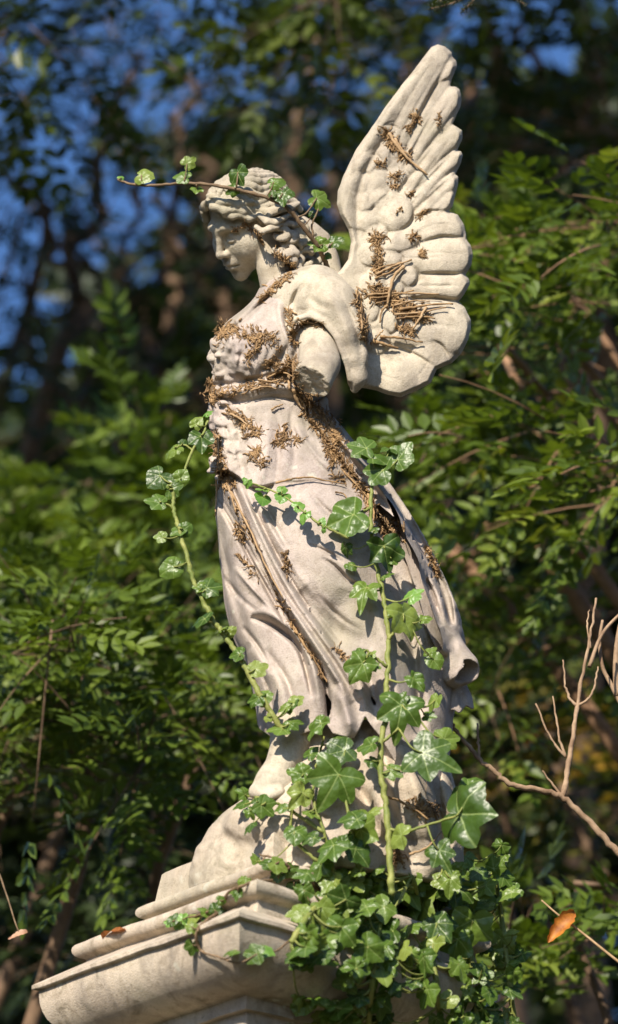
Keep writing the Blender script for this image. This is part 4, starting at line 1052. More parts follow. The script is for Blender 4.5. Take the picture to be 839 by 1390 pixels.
tangle('dry debris packed under the rim of the broken arm sleeve', [([(393, 418), (394, 436), (398, 455), (401, 470)], 4, 90, .5), ([(402, 443), (420, 439), (438, 443), (454, 459), (464, 480)], 3, 120, .6)], [([(404, 432), (414, 438), (424, 439), (434, 443)], 1.7, 3)], zmax=97)
tangle('loose brown rootlets stuck to the tunic front above the hip', [([(308, 556), (325, 566), (342, 580)], 7, 90, .7), ([(390, 584), (376, 604)], 7, 80, .4), ([(396, 594), (406, 598)], 5, 22, .4), ([(348, 612), (344, 620)], 8, 70, .3), ([(332, 590), (356, 586)], 6, 40, .5), ([(360, 626), (352, 632)], 5, 24, .4)],
       [([(312, 562), (322, 566), (336, 577)], 1.9), ([(368, 556), (376, 552), (384, 549)], 1.6)])
tangle('brown stems hanging down the left edge of the robe at the waist', [([(293, 590), (297, 620), (302, 648), (304, 662)], 5, 130, .6), ([(302, 640), (312, 664)], 8, 70, .4)], [([(296, 592), (297, 616), (300, 645)], 1.8), ([(294, 640), (294, 668), (292, 700)], 1.6), ([(310, 660), (316, 680), (320, 696)], 1.7)])
tangle('single dry twig lying across the lower edge of the tunic', [([(452, 646), (470, 652)], 4, 22, .6)], [([(374, 655), (398, 650), (420, 648), (446, 653), (468, 657)], 1.5, 6), ([(455, 668), (466, 670), (472, 678)], 1.2)], 'dry_twig')
tangle('long streak of brown debris along the edge of the mantle', [([(412, 556), (440, 592), (470, 632), (500, 675)], 6, 260, .5), ([(430, 556), (450, 580), (462, 600)], 10, 170, .4), ([(500, 672), (508, 700)], 6, 60, .6), ([(446, 606), (454, 630)], 7, 60, .3)],
       [([(500, 670), (506, 690), (508, 708)], 2.2), ([(466, 640), (486, 660), (502, 680)], 1.4)])
tangle('clump of dry brown fibres wedged in the fold of the mantle', [([(520, 706), (528, 718), (534, 730)], 12, 200, .2), ([(580, 742), (586, 758), (594, 782)], 3.5, 70, .7)])
tangle('thin dry stems lying in the long groove of the skirt', [([(318, 680), (340, 726), (362, 775), (382, 822)], 2.0, 44, .9), ([(384, 822), (405, 860), (434, 905), (440, 920)], 2.6, 70, .8), ([(322, 715), (329, 735)], 5, 36, .5), ([(318, 750), (336, 766), (352, 790)], 3, 30, .6), ([(385, 748), (392, 776)], 4, 34, .5), ([(455, 880), (470, 894)], 4, 26, .5)],
       [([(314, 668), (338, 716), (362, 770), (384, 812)], 1.7), ([(398, 850), (416, 880), (434, 908), (444, 926)], 1.8)])
tangle('thick forked dry stem clinging high on the wing', [([(520, 178), (528, 184), (536, 198)], 7, 100, .3), ([(530, 190), (552, 214)], 5, 70, .7)], [([(528, 181), (540, 199), (556, 217), (580, 237)], 2.6, 4), ([(536, 188), (546, 203), (560, 214)], 1.8, 4), ([(545, 206), (560, 222), (572, 230)], 1.5, 4)])
tangle('scattered tufts of brown rootlets on the upper wing', [([(560, 158), (566, 164)], 6, 50, .3), ([(553, 174), (560, 172)], 4, 26, .3), ([(514, 219), (520, 223)], 4, 26, .2), ([(528, 242), (542, 236)], 4, 34, .5), ([(596, 156), (596, 170)], 3, 18, .2), ([(556, 262), (560, 266)], 3, 12, .3), ([(568, 292), (580, 286)], 3, 26, .8), ([(542, 284), (545, 286)], 2.5, 12, .2), ([(532, 250), (540, 254)], 4, 22, .3), ([(572, 340), (576, 346)], 4, 36, .2)])
tangle('heap of broken dry stems caught on the lower wing', [([(508, 318), (514, 340), (516, 357), (507, 374)], 6, 130, .4), ([(500, 396), (530, 404), (548, 420), (570, 425)], 12, 330, .5), ([(560, 430), (582, 432)], 6, 60, .5), ([(545, 446), (562, 450)], 5, 60, .4), ([(510, 318), (524, 322)], 4, 30, .8), ([(556, 322), (566, 320)], 4, 26, .6)],
       [([(511, 372), (532, 362), (559, 352)], 1.9), ([(509, 378), (528, 370), (548, 358)], 1.5), ([(506, 369), (520, 362), (545, 356)], 1.4), ([(549, 361), (536, 374), (529, 396), (526, 414)], 2.8, 7), ([(526, 414), (518, 424), (516, 438)], 1.8, 6), ([(499, 400), (540, 398), (596, 399)], 1.8), ([(502, 405), (530, 402), (562, 394)], 1.5), ([(544, 420), (580, 414), (615, 412)], 1.9, 6), ([(536, 427), (570, 424), (606, 417)], 1.6, 6),
        ([(538, 433), (565, 430), (590, 432)], 1.6), ([(579, 417), (570, 432), (560, 447)], 2.2, 7), ([(516, 457), (545, 459), (574, 465)], 2.0), ([(507, 463), (524, 468), (541, 473)], 2.6), ([(503, 466), (511, 458), (520, 449)], 1.6, 6), ([(535, 415), (562, 408), (584, 409)], 1.4), ([(510, 412), (530, 408), (552, 410)], 1.5)])
tangle('strip of dry stems between the sleeve and the wing', [([(486, 398), (490, 425), (494, 452), (500, 466)], 4, 150, .7)], [([(486, 402), (489, 425), (492, 448)], 2.6), ([(492, 440), (498, 446), (496, 456)], 1.5)])
tangle('clump of dead roots on the rock at the foot of the robe', [([(560, 1090), (574, 1098), (592, 1106)], 12, 150, .2), ([(536, 1150), (540, 1170)], 8, 100, .4)], [([(520, 1080), (552, 1092), (582, 1112)], 2.0, 10), ([(556, 1160), (580, 1150), (600, 1128)], 1.8, 12)])

# ------------------------------------------------------------------ bare branch, fallen leaves
br = empty('bare_branch', P(850, 1170, -70), 'pale leafless forked branch reaching from the right to the hem of the mantle', 'branch')
def btube(name, pts, r0, r1, mat=None):
    q = smoothline(pts, 8); w = M(q[:, 0] + np.array([DR.gauss(0, .8) for _ in q]), q[:, 1] + np.array([DR.gauss(0, .8) for _ in q]), q[:, 2])
    mb = MB(); mb.tube(w, np.linspace(r0, r1, len(w)) * S * (1 + .07 * np.array([DR.gauss(0, .6) for _ in w])), 9); return mb
b = btube('', [(604, 968, -30), (622, 996, -34), (650, 1030, -40), (670, 1046, -45), (692, 1064, -50), (735, 1073, -62), (765, 1084, -70), (800, 1116, -78), (839, 1156, -84), (900, 1215, -95), (980, 1300, -110)], 2.4, 5.4)
b.build('main_stem', BRANCH, br)
mb = MB()
for pts, r0, r1 in [([(764, 1083, -70), (772, 1035, -74), (780, 985, -80), (788, 930, -88), (800, 870, -96), (809, 812, -104)], 5, 2.6), ([(783, 958, -84), (772, 946, -86), (767, 925, -90), (765, 896, -96)], 2.8, 1.8), ([(783, 958, -84), (797, 950, -80), (806, 935, -78), (812, 905, -80)], 3, 1.8),
                    ([(768, 1028, -74), (758, 995, -74), (751, 945, -76)], 2.6, 1.8), ([(768, 1028, -74), (748, 1003, -70), (728, 955, -66)], 2.6, 1.8), ([(650, 1030, -40), (649, 1008, -42), (648, 982, -44)], 2.6, 2.2), ([(802, 880, -94), (797, 850, -100), (800, 828, -106)], 2, 1.4), ([(765, 1083, -70), (748, 1062, -66), (736, 1046, -62)], 2.4, 1.6)]:
    q = smoothline(pts, 7); mb.tube(M(q[:, 0] + np.array([DR.gauss(0, .5) for _ in q]), q[:, 1], q[:, 2]), np.linspace(r0 * .8, r1 * .6, len(q)) * S * (1 + .14 * np.array([DR.gauss(0, .7) for _ in q])), 8)
mb.build('side_shoots', BRANCH, br)
br2 = empty('bare_branch', P(860, 960, -190), 'curved leafless twig entering beside the right edge of the picture', 'branch')
mb = MB()
for pts, r0, r1 in [([(880, 1010, -190), (846, 960, -190), (830, 930, -190), (818, 905, -190), (814, 870, -192), (818, 842, -194)], 4, 2), ([(838, 945, -190), (836, 900, -190), (842, 850, -190), (860, 800, -190)], 5, 3), ([(800, 905, -170), (818, 860, -180), (850, 825, -190)], 3, 2)]:
    q = smoothline(pts, 7); mb.tube(M(q[:, 0], q[:, 1], q[:, 2]), np.linspace(r0, r1, len(q)) * S, 8)
mb.build('twig', BRANCH, br2)
def dead_leaf_mat(name, c0, c1):
    m, nt, b = new_mat(name); g = N(nt, 'ShaderNodeNewGeometry').outputs['Position']
    nz = noise(nt, 90, 4, .6, g); col = ramp(nt, nz.outputs[0], [(.3, c0), (.7, c1)]).outputs[0]
    nt.links.new(col, b.inputs['Base Color']); b.inputs['Roughness'].default_value = .6
    t = N(nt, 'ShaderNodeBsdfTranslucent'); nt.links.new(col, t.inputs[0]); mx = N(nt, 'ShaderNodeMixShader'); mx.inputs[0].default_value = .3
    nt.links.new(b.outputs[0], mx.inputs[1]); nt.links.new(t.outputs[0], mx.inputs[2]); nt.links.new(mx.outputs[0], nt.nodes['Material Output'].inputs[0]); return m
ORANGE = dead_leaf_mat('orange_dead_leaf', (.30, .09, .012), (.62, .24, .03)); RUST = dead_leaf_mat('rust_dead_leaf', (.16, .05, .012), (.42, .15, .03)); BEIGE = dead_leaf_mat('beige_dead_leaf', (.42, .22, .13), (.58, .36, .22))
def dead_leaf(name, label, mat, base, tip, wid, n_dir, curl, group=None):
    """curled oval leaf from base to tip"""
    y = tip - base; L = y.length; y = y.normalized(); nn = (n_dir - y * n_dir.dot(y)).normalized(); x = y.cross(nn)
    V = []; Q = []; nu, nv = 12, 7
    for i in range(nu + 1):
        t = i / nu; w = wid * math.sin(math.pi * min(1, t * .96 + .02)) ** .7 * (1 - .25 * t) * (1 + .14 * math.sin(i * 2.4))
        for j in range(nv):
            s_ = (j / (nv - 1) * 2 - 1); a = s_ * curl
            V.append(tuple(base + y * (L * t) + x * (w * math.sin(a) / max(curl, .3)) + nn * (w * (1 - math.cos(a)) / max(curl, .3) + .12 * L * math.sin(t * 5 + s_) * .6)))
    for i in range(nu):
        for j in range(nv - 1): Q.append((i * nv + j, i * nv + j + 1, (i + 1) * nv + j + 1, (i + 1) * nv + j))
    o = bpy.data.objects.new(name, None); COL.objects.link(o); o.location = base; tag(o, label, 'leaf', group)
    obj_np('blade', V, np.array(Q), mat, o)
    return o
lf = dead_leaf('dead_leaf', 'curled orange dead leaf caught on a thin twig right of the plinth', ORANGE, P(780, 1238, -100), P(744, 1278, -92), 17 * S, -FWD + Vector((0, 0, .5)), 1.3, 'fallen leaves')
tw = empty('thin_twig', P(850, 1315, -100), 'thin straight bare twig slanting below the forked branch', 'twig')
mb = MB(); q = smoothline([(735, 1222, -104), (758, 1242, -104), (790, 1266, -102), (830, 1298, -100), (900, 1352, -96)], 8); mb.tube(M(q[:, 0], q[:, 1], q[:, 2]), np.linspace(1.2, 2.2, len(q)) * S, 6); mb.build('stem', TWIG_L, tw)
zc_ = 2.0
def on_step(u, v, off=5): return P(u, v, zfit(u, v + 8) + off)
dead_leaf('dead_leaf', 'rust brown dead leaf lying on the left edge of the plinth step', RUST, on_step(138, 1272), on_step(170, 1259), 7 * S, Vector((0, -.3, 1)), 1.0, 'fallen leaves')
dead_leaf('dead_leaf', 'small beige dead leaf on a thin stalk at the bottom left', BEIGE, P(37, 1264, -12), P(11, 1274, -10), 6 * S, -FWD + Vector((0, 0, .9)), .5, 'fallen leaves')
tw2 = empty('thin_twig', P(-60, 1420, -20), 'thin dark stalk arching in at the bottom left beside the plinth', 'twig')
mb = MB(); q = smoothline([(-90, 1430, -20), (-60, 1260, -20), (-30, 1185, -18), (-6, 1180, -16), (8, 1212, -14), (20, 1250, -12), (26, 1266, -12)], 8); mb.tube(M(q[:, 0], q[:, 1], q[:, 2]), np.linspace(2.2, .9, len(q)) * S, 6); mb.build('stem', STEM_B, tw2)
# ------------------------------------------------------------------ trees behind the statue
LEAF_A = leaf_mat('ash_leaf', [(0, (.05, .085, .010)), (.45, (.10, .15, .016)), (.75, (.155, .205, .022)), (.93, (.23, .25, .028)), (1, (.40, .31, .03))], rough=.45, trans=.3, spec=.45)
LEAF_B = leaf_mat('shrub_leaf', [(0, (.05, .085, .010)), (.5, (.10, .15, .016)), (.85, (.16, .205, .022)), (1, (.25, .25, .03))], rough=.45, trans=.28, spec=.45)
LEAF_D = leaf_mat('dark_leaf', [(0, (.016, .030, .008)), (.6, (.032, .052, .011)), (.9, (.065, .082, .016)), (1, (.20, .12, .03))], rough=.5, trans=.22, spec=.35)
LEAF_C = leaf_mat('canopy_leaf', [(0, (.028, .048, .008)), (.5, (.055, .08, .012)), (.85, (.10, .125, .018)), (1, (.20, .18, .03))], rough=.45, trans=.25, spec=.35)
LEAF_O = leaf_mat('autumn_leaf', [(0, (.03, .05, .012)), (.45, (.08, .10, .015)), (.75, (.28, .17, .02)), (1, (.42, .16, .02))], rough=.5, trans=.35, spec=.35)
BARK = bark_mat('grey_brown_bark', (.075, .048, .03), (.20, .13, .08), 14, .85)
BARK_L = bark_mat('warm_brown_bark', (.16, .09, .05), (.32, .19, .11), 16, .8)
TR = np.random.default_rng(12)
def unit(a): return a / (np.linalg.norm(a, axis=-1, keepdims=True) + 1e-9)
def pinnate(pos, dirs, nrm, L, pairs, ratio=.36, wid=.40, droop=.25):
    """compound leaves: pos/dirs/nrm (n,3), L (n,) -> verts, quads, per vertex tint"""
    n = len(pos); d = unit(dirs); s = unit(np.cross(d, nrm)); nn = np.cross(s, d)
    V = []; Tn = []
    tint = np.clip(TR.beta(2, 3.2, n), 0, 1)
    ts = []
    for k in range(pairs): ts += [(.28 + .66 * k / max(1, pairs - 1), 1), (.28 + .66 * k / max(1, pairs - 1), -1)]
    ts.append((1.0, 0))
    for t, sd in ts:
        b = pos + d * (L * t)[:, None] + np.array([0, 0, -1.0]) * (droop * L * t * t)[:, None]
        fa = .45 + .35 * t
        ld = unit(d * fa + s * sd * .85 + TR.normal(0, .13, (n, 3)) + np.array([0, 0, -.12])) if sd else d
        ll = L * ratio * (1 - .35 * abs(t - .6)) * TR.uniform(.85, 1.15, n)
        ls = unit(np.cross(ld, nn + TR.normal(0, .22, (n, 3)))); ln = np.cross(ls, ld)
        w = ll * wid * .5
        for f, g, h in [(0, 0, 0), (1, 0, -.06), (.32, 1, .12), (.68, .8, .06), (.32, -1, .12), (.68, -.8, .06)]:
            V.append(b + ld * (ll * f)[:, None] + ls * (w * g)[:, None] + ln * (w * h * 2.2)[:, None])
            Tn.append(np.clip(tint + TR.normal(0, .04, n), 0, 1))
    V = np.stack(V, 1); Tn = np.stack(Tn, 1); m = V.shape[1]
    base = (np.arange(n) * m)[:, None] + (np.arange(m // 6) * 6)[None]
    base = base.reshape(-1, 1)
    Q = np.concatenate([base + np.array([[0, 1, 3, 2]]), base + np.array([[0, 4, 5, 1]])])
    return V.reshape(-1, 3), Q, Tn.reshape(-1)
class Crown:
    def __init__(s): s.V = []; s.Q = []; s.T = []; s.n = 0; s.tw = MB(); s.nt = 0
    def leaves(s, pos, dirs, nrm, L, pairs, tint_shift=0.0, **k):
        V, Q, T = pinnate(np.asarray(pos, float), np.asarray(dirs, float), np.asarray(nrm, float), np.asarray(L, float), pairs, **k)
        s.V.append(V); s.Q.append(Q + s.n); s.T.append(np.clip(T + tint_shift, 0, 1)); s.n += len(V)
    def spray(s, p, d, length, n, L, pairs, twig_r=.003, shift=0.0, **k):
        """a twig with alternate compound leaves"""
        d = unit(np.asarray(d, float)); p = np.asarray(p, float)
        side = unit(np.cross(d, [0, 0, 1.0])); t = np.linspace(.12, 1, n)
        pts = p + d * (length * t)[:, None] + np.array([0, 0, -1]) * (.18 * length * t * t)[:, None]
        sg = np.where(np.arange(n) % 2 == 0, 1, -1)[:, None]
        dirs = d * .55 + side * sg * .8 + TR.normal(0, .22, (n, 3)); dirs[-1] = d
        nrm = np.array([-.10, -.45, .75]) + TR.normal(0, .35, (n, 3))
        s.leaves(pts, dirs, nrm, L * TR.uniform(.75, 1.15, n), pairs, shift, **k)
        q = p + d * (length * np.linspace(0, 1, 5))[:, None] + np.array([0, 0, -1]) * (.18 * length * np.linspace(0, 1, 5) ** 2)[:, None]
        s.tw.tube(q, np.linspace(twig_r, twig_r * .4, 5), 4); s.nt += 1
    def build(s, root, lmat, tmat):
        o = obj_np('crown', np.concatenate(s.V), np.concatenate(s.Q), lmat, root, smooth=False)
        fattr(o.data, 'tint', np.concatenate(s.T)[:len(o.data.vertices)])
        if s.nt: s.tw.build('twigs', tmat, root)['kind'] = 'stuff'
        return o
def limb(mb, pts, r0, r1, seg=8, jit=.04):
    q = smoothline(pts, 6); q = q + TR.normal(0, jit, q.shape) * np.r_[0, np.ones(len(q) - 1)][:, None]
    mb.tube(q, np.linspace(r0, r1, len(q)), seg)
def tree_root(x, y, label, cat='tree', name='broadleaf_tree', group='trees and shrubs behind the statue'):
    return empty(name, (x, y, 0), label, cat, group)
def region(n, ells, Y0, Y1):
    """points scattered in elliptical clumps: (u, v, ru, rv, weight)"""
    w = np.array([e[4] for e in ells], float); w /= w.sum()
    k = TR.choice(len(ells), n, p=w); e = np.array(ells)[k]
    r = np.sqrt(TR.uniform(0, 1, n)); a = TR.uniform(0, 2 * math.pi, n)
    u = e[:, 0] + e[:, 2] * r * np.cos(a); v = e[:, 1] + e[:, 3] * r * np.sin(a)
    Y = TR.uniform(Y0, Y1, n)
    m = max(4, n // 6); g = TR.integers(0, m, n)            # sprays gather in clumps with gaps between
    sc = .30 * np.minimum(e[:, 2], e[:, 3])[g]
    k = TR.random(n) < .8; u = np.where(k, u[g] + TR.normal(0, 1, n) * sc * 1.2, u); v = np.where(k, v[g] + TR.normal(0, 1, n) * sc * .8, v); Y = Y[g] + TR.normal(0, .18, n) * (Y1 - Y0)
    return M(u, v, -Y / S)

# --- ash tree to the right: pinnate leaves close behind the wing and mantle
t = tree_root(2.6, 3.2, 'leafy tree with feathered leaves close behind the wing on the right', name='ash_tree')
mb = MB(); limb(mb, [(2.6, 3.2, 0), (2.45, 3.1, 2.0), (2.2, 3.0, 3.6), (1.9, 2.9, 5.6), (1.7, 2.8, 7.5)], .11, .05); mb.build('trunk', BARK_L, t)
mb = MB()
for pts, r in [([(2.3, 3.0, 3.3), at(760, 560, 2.6), at(700, 530, 2.2), at(640, 505, 2.0)], .014), ([(2.2, 3.0, 3.6), at(839, 545, 2.3), at(770, 535, 2.1), at(700, 520, 2.0)], .011), ([(2.3, 3.0, 3.0), at(839, 580, 2.2), at(815, 605, 2.2), at(790, 640, 2.2)], .009),
               ([(2.4, 3.1, 3.2), at(790, 430, 2.5), at(730, 380, 2.4), at(670, 340, 2.3)], .012), ([(2.4, 3.1, 2.6), at(800, 760, 2.6), at(740, 700, 2.5), at(700, 650, 2.4)], .02), ([(2.4, 3.1, 2.4), at(770, 790, 2.8), at(752, 700, 2.8), at(730, 620, 2.8)], .028), ([(2.4, 3.1, 2.4), at(690, 830, 3.0), at(640, 770, 3.0), at(672, 690, 3.0)], .022)]:
    limb(mb, pts, r * 1.2, r * .5, 7, .01)
mb.build('branches', BARK_L, t)
c = Crown()
P1 = region(128, [(650, 330, 60, 40, 1.0), (730, 345, 80, 45, 1.6), (800, 330, 60, 50, 1.2), (640, 450, 70, 60, 1.6), (720, 430, 80, 50, 1.4), (800, 420, 60, 50, 1.2), (620, 560, 60, 60, 1.8), (700, 560, 70, 60, 1.8), (780, 520, 60, 40, .8), (640, 640, 60, 40, 1.0), (740, 660, 60, 50, 1.2), (800, 660, 50, 50, 1.2), (590, 610, 40, 40, .8)], 1.3, 3.0)
for p in P1: c.spray(p + np.array([.12, .05, .06]), [-.8 + TR.normal(0, .45), -.35 + TR.normal(0, .3), -.05 + TR.normal(0, .35)], TR.uniform(.16, .32), int(TR.integers(3, 6)), .155, 4, ratio=.40, wid=.44)
P2 = region(50, [(680, 850, 90, 50, 1), (790, 850, 60, 60, 1), (680, 780, 70, 50, 1), (660, 900, 40, 50, .5)], 2.6, 4.0)
for p in P2: c.spray(p, [TR.normal(-.4, .5), -.3, TR.normal(0, .3)], .25, 4, .15, 4, ratio=.40, wid=.46)
c.build(t, LEAF_A, BARK_L)

# --- shrubs to the left, lower half
def shrub(x, y, label, ells, n, Y0, Y1, L, pairs, lmat, stems, shift=0.0, ln=(.2, .38), name='leafy_shrub', cat='shrub', **k):
    t = tree_root(x, y, label, cat, name)
    mb = MB()
    for pts, r in stems: limb(mb, pts, r, r * .45, 7, .015)
    mb.build('stems', BARK, t)
    c = Crown()
    for p in region(n, ells, Y0, Y1):
        c.spray(p, [TR.normal(-.15, .7), -.45 + TR.normal(0, .35), TR.normal(.05, .4)], TR.uniform(*ln), int(TR.integers(4, 7)), L, pairs, shift=shift, **k)
    c.build(t, lmat, BARK); return t
shrub(-1.2, 2.6, 'sunlit bushy shrub with long leaves at the left edge below the middle', [(60, 930, 90, 50, 1.5), (150, 960, 80, 50, 1.5), (240, 920, 60, 50, .9), (60, 1000, 80, 50, 1.2), (180, 1010, 80, 40, .9), (90, 850, 70, 50, 1.1), (280, 960, 50, 50, .7), (120, 1060, 90, 40, .6)], 135, 1.6, 3.0, .15, 5,
      LEAF_B, [([(-1.2, 2.6, 0), (-1.1, 2.5, 1.6), at(130, 1000, 2.4), at(110, 880, 2.3)], .03), ([(-1.2, 2.6, 0), (-.8, 2.5, 1.7), at(250, 1000, 2.5), at(230, 900, 2.4)], .025), ([(-1.2, 2.6, 0), (-1.4, 2.4, 1.7), at(60, 950, 2.2), at(40, 850, 2.2)], .025)], ratio=.36, wid=.42)
shrub(-2.6, 5.2, 'taller shrub of drooping feathered leaves at the left behind the shoot', [(80, 690, 60, 40, .8), (140, 720, 70, 40, 1.0), (40, 760, 70, 50, 1.0), (140, 800, 80, 50, 1.4), (230, 800, 60, 40, .8), (60, 820, 70, 40, .8), (230, 700, 40, 50, .4), (300, 740, 40, 80, .5)], 88, 3.6, 5.2, .24, 6,
      LEAF_B, [([(-2.6, 5.2, 0), (-2.4, 5.0, 2.0), at(100, 790, 4.6), at(60, 690, 4.4)], .04), ([(-2.6, 5.2, 0), (-1.9, 4.8, 2.0), at(200, 830, 4.4), at(180, 720, 4.4)], .035), ([(-2.6, 5.2, 0), (-1.4, 4.8, 2.2), at(290, 860, 4.6), at(300, 700, 4.6)], .03)], ln=(.3, .55), ratio=.30, wid=.40)
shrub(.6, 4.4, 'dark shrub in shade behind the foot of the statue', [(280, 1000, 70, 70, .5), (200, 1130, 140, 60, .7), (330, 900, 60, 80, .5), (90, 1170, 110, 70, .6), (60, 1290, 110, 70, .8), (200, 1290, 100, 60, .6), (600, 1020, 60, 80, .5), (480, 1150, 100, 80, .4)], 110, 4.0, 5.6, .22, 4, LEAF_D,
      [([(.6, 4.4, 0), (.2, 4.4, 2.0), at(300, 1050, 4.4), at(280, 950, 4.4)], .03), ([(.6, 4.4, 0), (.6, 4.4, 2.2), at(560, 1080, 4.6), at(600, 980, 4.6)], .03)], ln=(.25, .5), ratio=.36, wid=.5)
shrub(2.4, 5.2, 'autumn tinted shrub low on the right behind the bare branch', [(800, 1000, 70, 80, 1), (730, 1050, 70, 80, 1), (800, 1120, 60, 60, 1), (700, 930, 60, 60, .6), (740, 1180, 80, 70, .6), (690, 1250, 70, 60, .5), (820, 1230, 50, 60, .6)], 60, 4.2, 6.2, .20, 3, LEAF_O,
      [([(2.4, 5.2, 0), (2.2, 5.2, 1.8), at(780, 1100, 5.2), at(760, 960, 5.2)], .04), ([(2.4, 5.2, 0), (1.7, 5.2, 1.8), at(700, 1130, 5.0), at(690, 980, 5.0)], .035)], ln=(.2, .4), ratio=.38, wid=.55)
shrub(2.5, 3.0, 'few broad dark leaves on a low shrub at the bottom right corner', [(800, 1290, 60, 40, 1), (830, 1150, 25, 60, .7), (740, 1320, 60, 40, 1)], 22, 1.2, 2.4, .15, 3, LEAF_B, [([(2.5, 3.0, 0), (1.3, 1.9, 1.6), at(800, 1330, 1.8), at(820, 1200, 1.8)], .016)], ln=(.15, .25), ratio=.42, wid=.5)

# --- tall trees farther back
def tall(x, y, h, lean, label, ells, n, Y0, Y1, L, pairs, lmat, forks, shift=0.0, bark=BARK, r=.16, ln=(.4, .9), nl=(4, 7), **k):
    t = tree_root(x, y, label)
    mb = MB(); top = (x + lean, y, h)
    limb(mb, [(x, y, 0), (x + lean * .25, y, h * .3), (x + lean * .6, y, h * .65), top], r, r * .35, 9, .05); mb.build('trunk', bark, t)
    mb = MB()
    for pts, rr in forks: limb(mb, pts, rr, rr * .35, 7, .04)
    if forks: mb.build('limbs', bark, t)
    c = Crown()
    for p in region(n, ells, Y0, Y1):
        c.spray(p, [TR.normal(0, .7), TR.normal(-.2, .5), TR.normal(-.1, .4)], TR.uniform(*ln), int(TR.integers(*nl)), L, pairs, twig_r=.006, shift=shift, **k)
    c.build(t, lmat, bark); return t
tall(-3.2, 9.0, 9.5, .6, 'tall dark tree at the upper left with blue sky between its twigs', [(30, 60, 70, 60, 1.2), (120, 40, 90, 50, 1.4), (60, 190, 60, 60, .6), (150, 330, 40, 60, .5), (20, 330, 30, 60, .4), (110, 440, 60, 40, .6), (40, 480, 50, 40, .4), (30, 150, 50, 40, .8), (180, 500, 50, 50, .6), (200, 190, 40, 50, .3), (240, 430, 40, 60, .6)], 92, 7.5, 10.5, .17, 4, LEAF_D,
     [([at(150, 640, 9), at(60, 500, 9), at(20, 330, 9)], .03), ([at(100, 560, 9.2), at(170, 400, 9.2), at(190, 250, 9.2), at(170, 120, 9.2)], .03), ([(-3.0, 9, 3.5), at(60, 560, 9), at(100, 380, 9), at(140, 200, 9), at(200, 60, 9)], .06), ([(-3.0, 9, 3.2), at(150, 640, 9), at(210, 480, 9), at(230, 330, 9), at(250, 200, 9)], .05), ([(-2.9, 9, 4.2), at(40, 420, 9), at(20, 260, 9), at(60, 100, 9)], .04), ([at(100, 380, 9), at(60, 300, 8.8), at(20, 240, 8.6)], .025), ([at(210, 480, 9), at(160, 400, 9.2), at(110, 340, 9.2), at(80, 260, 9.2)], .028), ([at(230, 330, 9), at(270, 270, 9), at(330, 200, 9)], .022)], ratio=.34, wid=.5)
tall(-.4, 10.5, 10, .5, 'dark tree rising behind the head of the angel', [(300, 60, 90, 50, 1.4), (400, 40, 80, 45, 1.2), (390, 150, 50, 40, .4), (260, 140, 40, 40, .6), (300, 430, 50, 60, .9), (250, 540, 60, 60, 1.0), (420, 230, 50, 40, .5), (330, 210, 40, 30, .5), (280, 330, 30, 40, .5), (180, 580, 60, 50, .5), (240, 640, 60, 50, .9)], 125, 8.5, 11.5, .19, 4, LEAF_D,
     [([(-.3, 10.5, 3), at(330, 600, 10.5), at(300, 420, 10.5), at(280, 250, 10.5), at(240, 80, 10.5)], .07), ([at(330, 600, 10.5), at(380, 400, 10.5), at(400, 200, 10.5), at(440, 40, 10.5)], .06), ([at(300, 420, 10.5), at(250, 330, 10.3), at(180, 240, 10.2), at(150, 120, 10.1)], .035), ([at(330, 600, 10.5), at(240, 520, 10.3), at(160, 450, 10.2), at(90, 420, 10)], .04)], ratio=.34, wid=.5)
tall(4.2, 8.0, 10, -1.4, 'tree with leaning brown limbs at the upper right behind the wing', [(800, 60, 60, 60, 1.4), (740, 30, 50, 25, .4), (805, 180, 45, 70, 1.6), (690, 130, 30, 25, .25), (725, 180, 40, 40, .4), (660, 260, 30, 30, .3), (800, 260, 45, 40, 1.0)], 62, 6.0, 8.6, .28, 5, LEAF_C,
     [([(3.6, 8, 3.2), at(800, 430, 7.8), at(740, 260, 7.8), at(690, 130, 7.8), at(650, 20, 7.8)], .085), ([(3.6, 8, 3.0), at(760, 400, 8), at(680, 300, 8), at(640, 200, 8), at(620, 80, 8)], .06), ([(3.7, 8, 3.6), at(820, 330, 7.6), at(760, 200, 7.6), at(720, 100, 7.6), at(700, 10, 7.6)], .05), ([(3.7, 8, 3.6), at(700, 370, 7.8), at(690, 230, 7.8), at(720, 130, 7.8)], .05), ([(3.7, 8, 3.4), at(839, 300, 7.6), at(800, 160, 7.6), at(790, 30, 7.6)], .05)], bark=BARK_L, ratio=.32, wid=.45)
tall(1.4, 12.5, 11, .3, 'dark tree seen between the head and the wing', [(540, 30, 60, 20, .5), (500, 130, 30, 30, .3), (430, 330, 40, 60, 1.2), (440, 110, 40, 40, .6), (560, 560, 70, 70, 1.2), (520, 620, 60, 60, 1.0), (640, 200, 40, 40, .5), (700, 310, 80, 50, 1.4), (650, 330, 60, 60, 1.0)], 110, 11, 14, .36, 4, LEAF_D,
     [([(1.5, 12.5, 4), at(560, 560, 12.5), at(600, 350, 12.5), at(560, 150, 12.5), at(520, 20, 12.5)], .09), ([at(560, 560, 12.5), at(480, 380, 12.5), at(450, 200, 12.5), at(460, 60, 12.5)], .07)], ratio=.34, wid=.5)
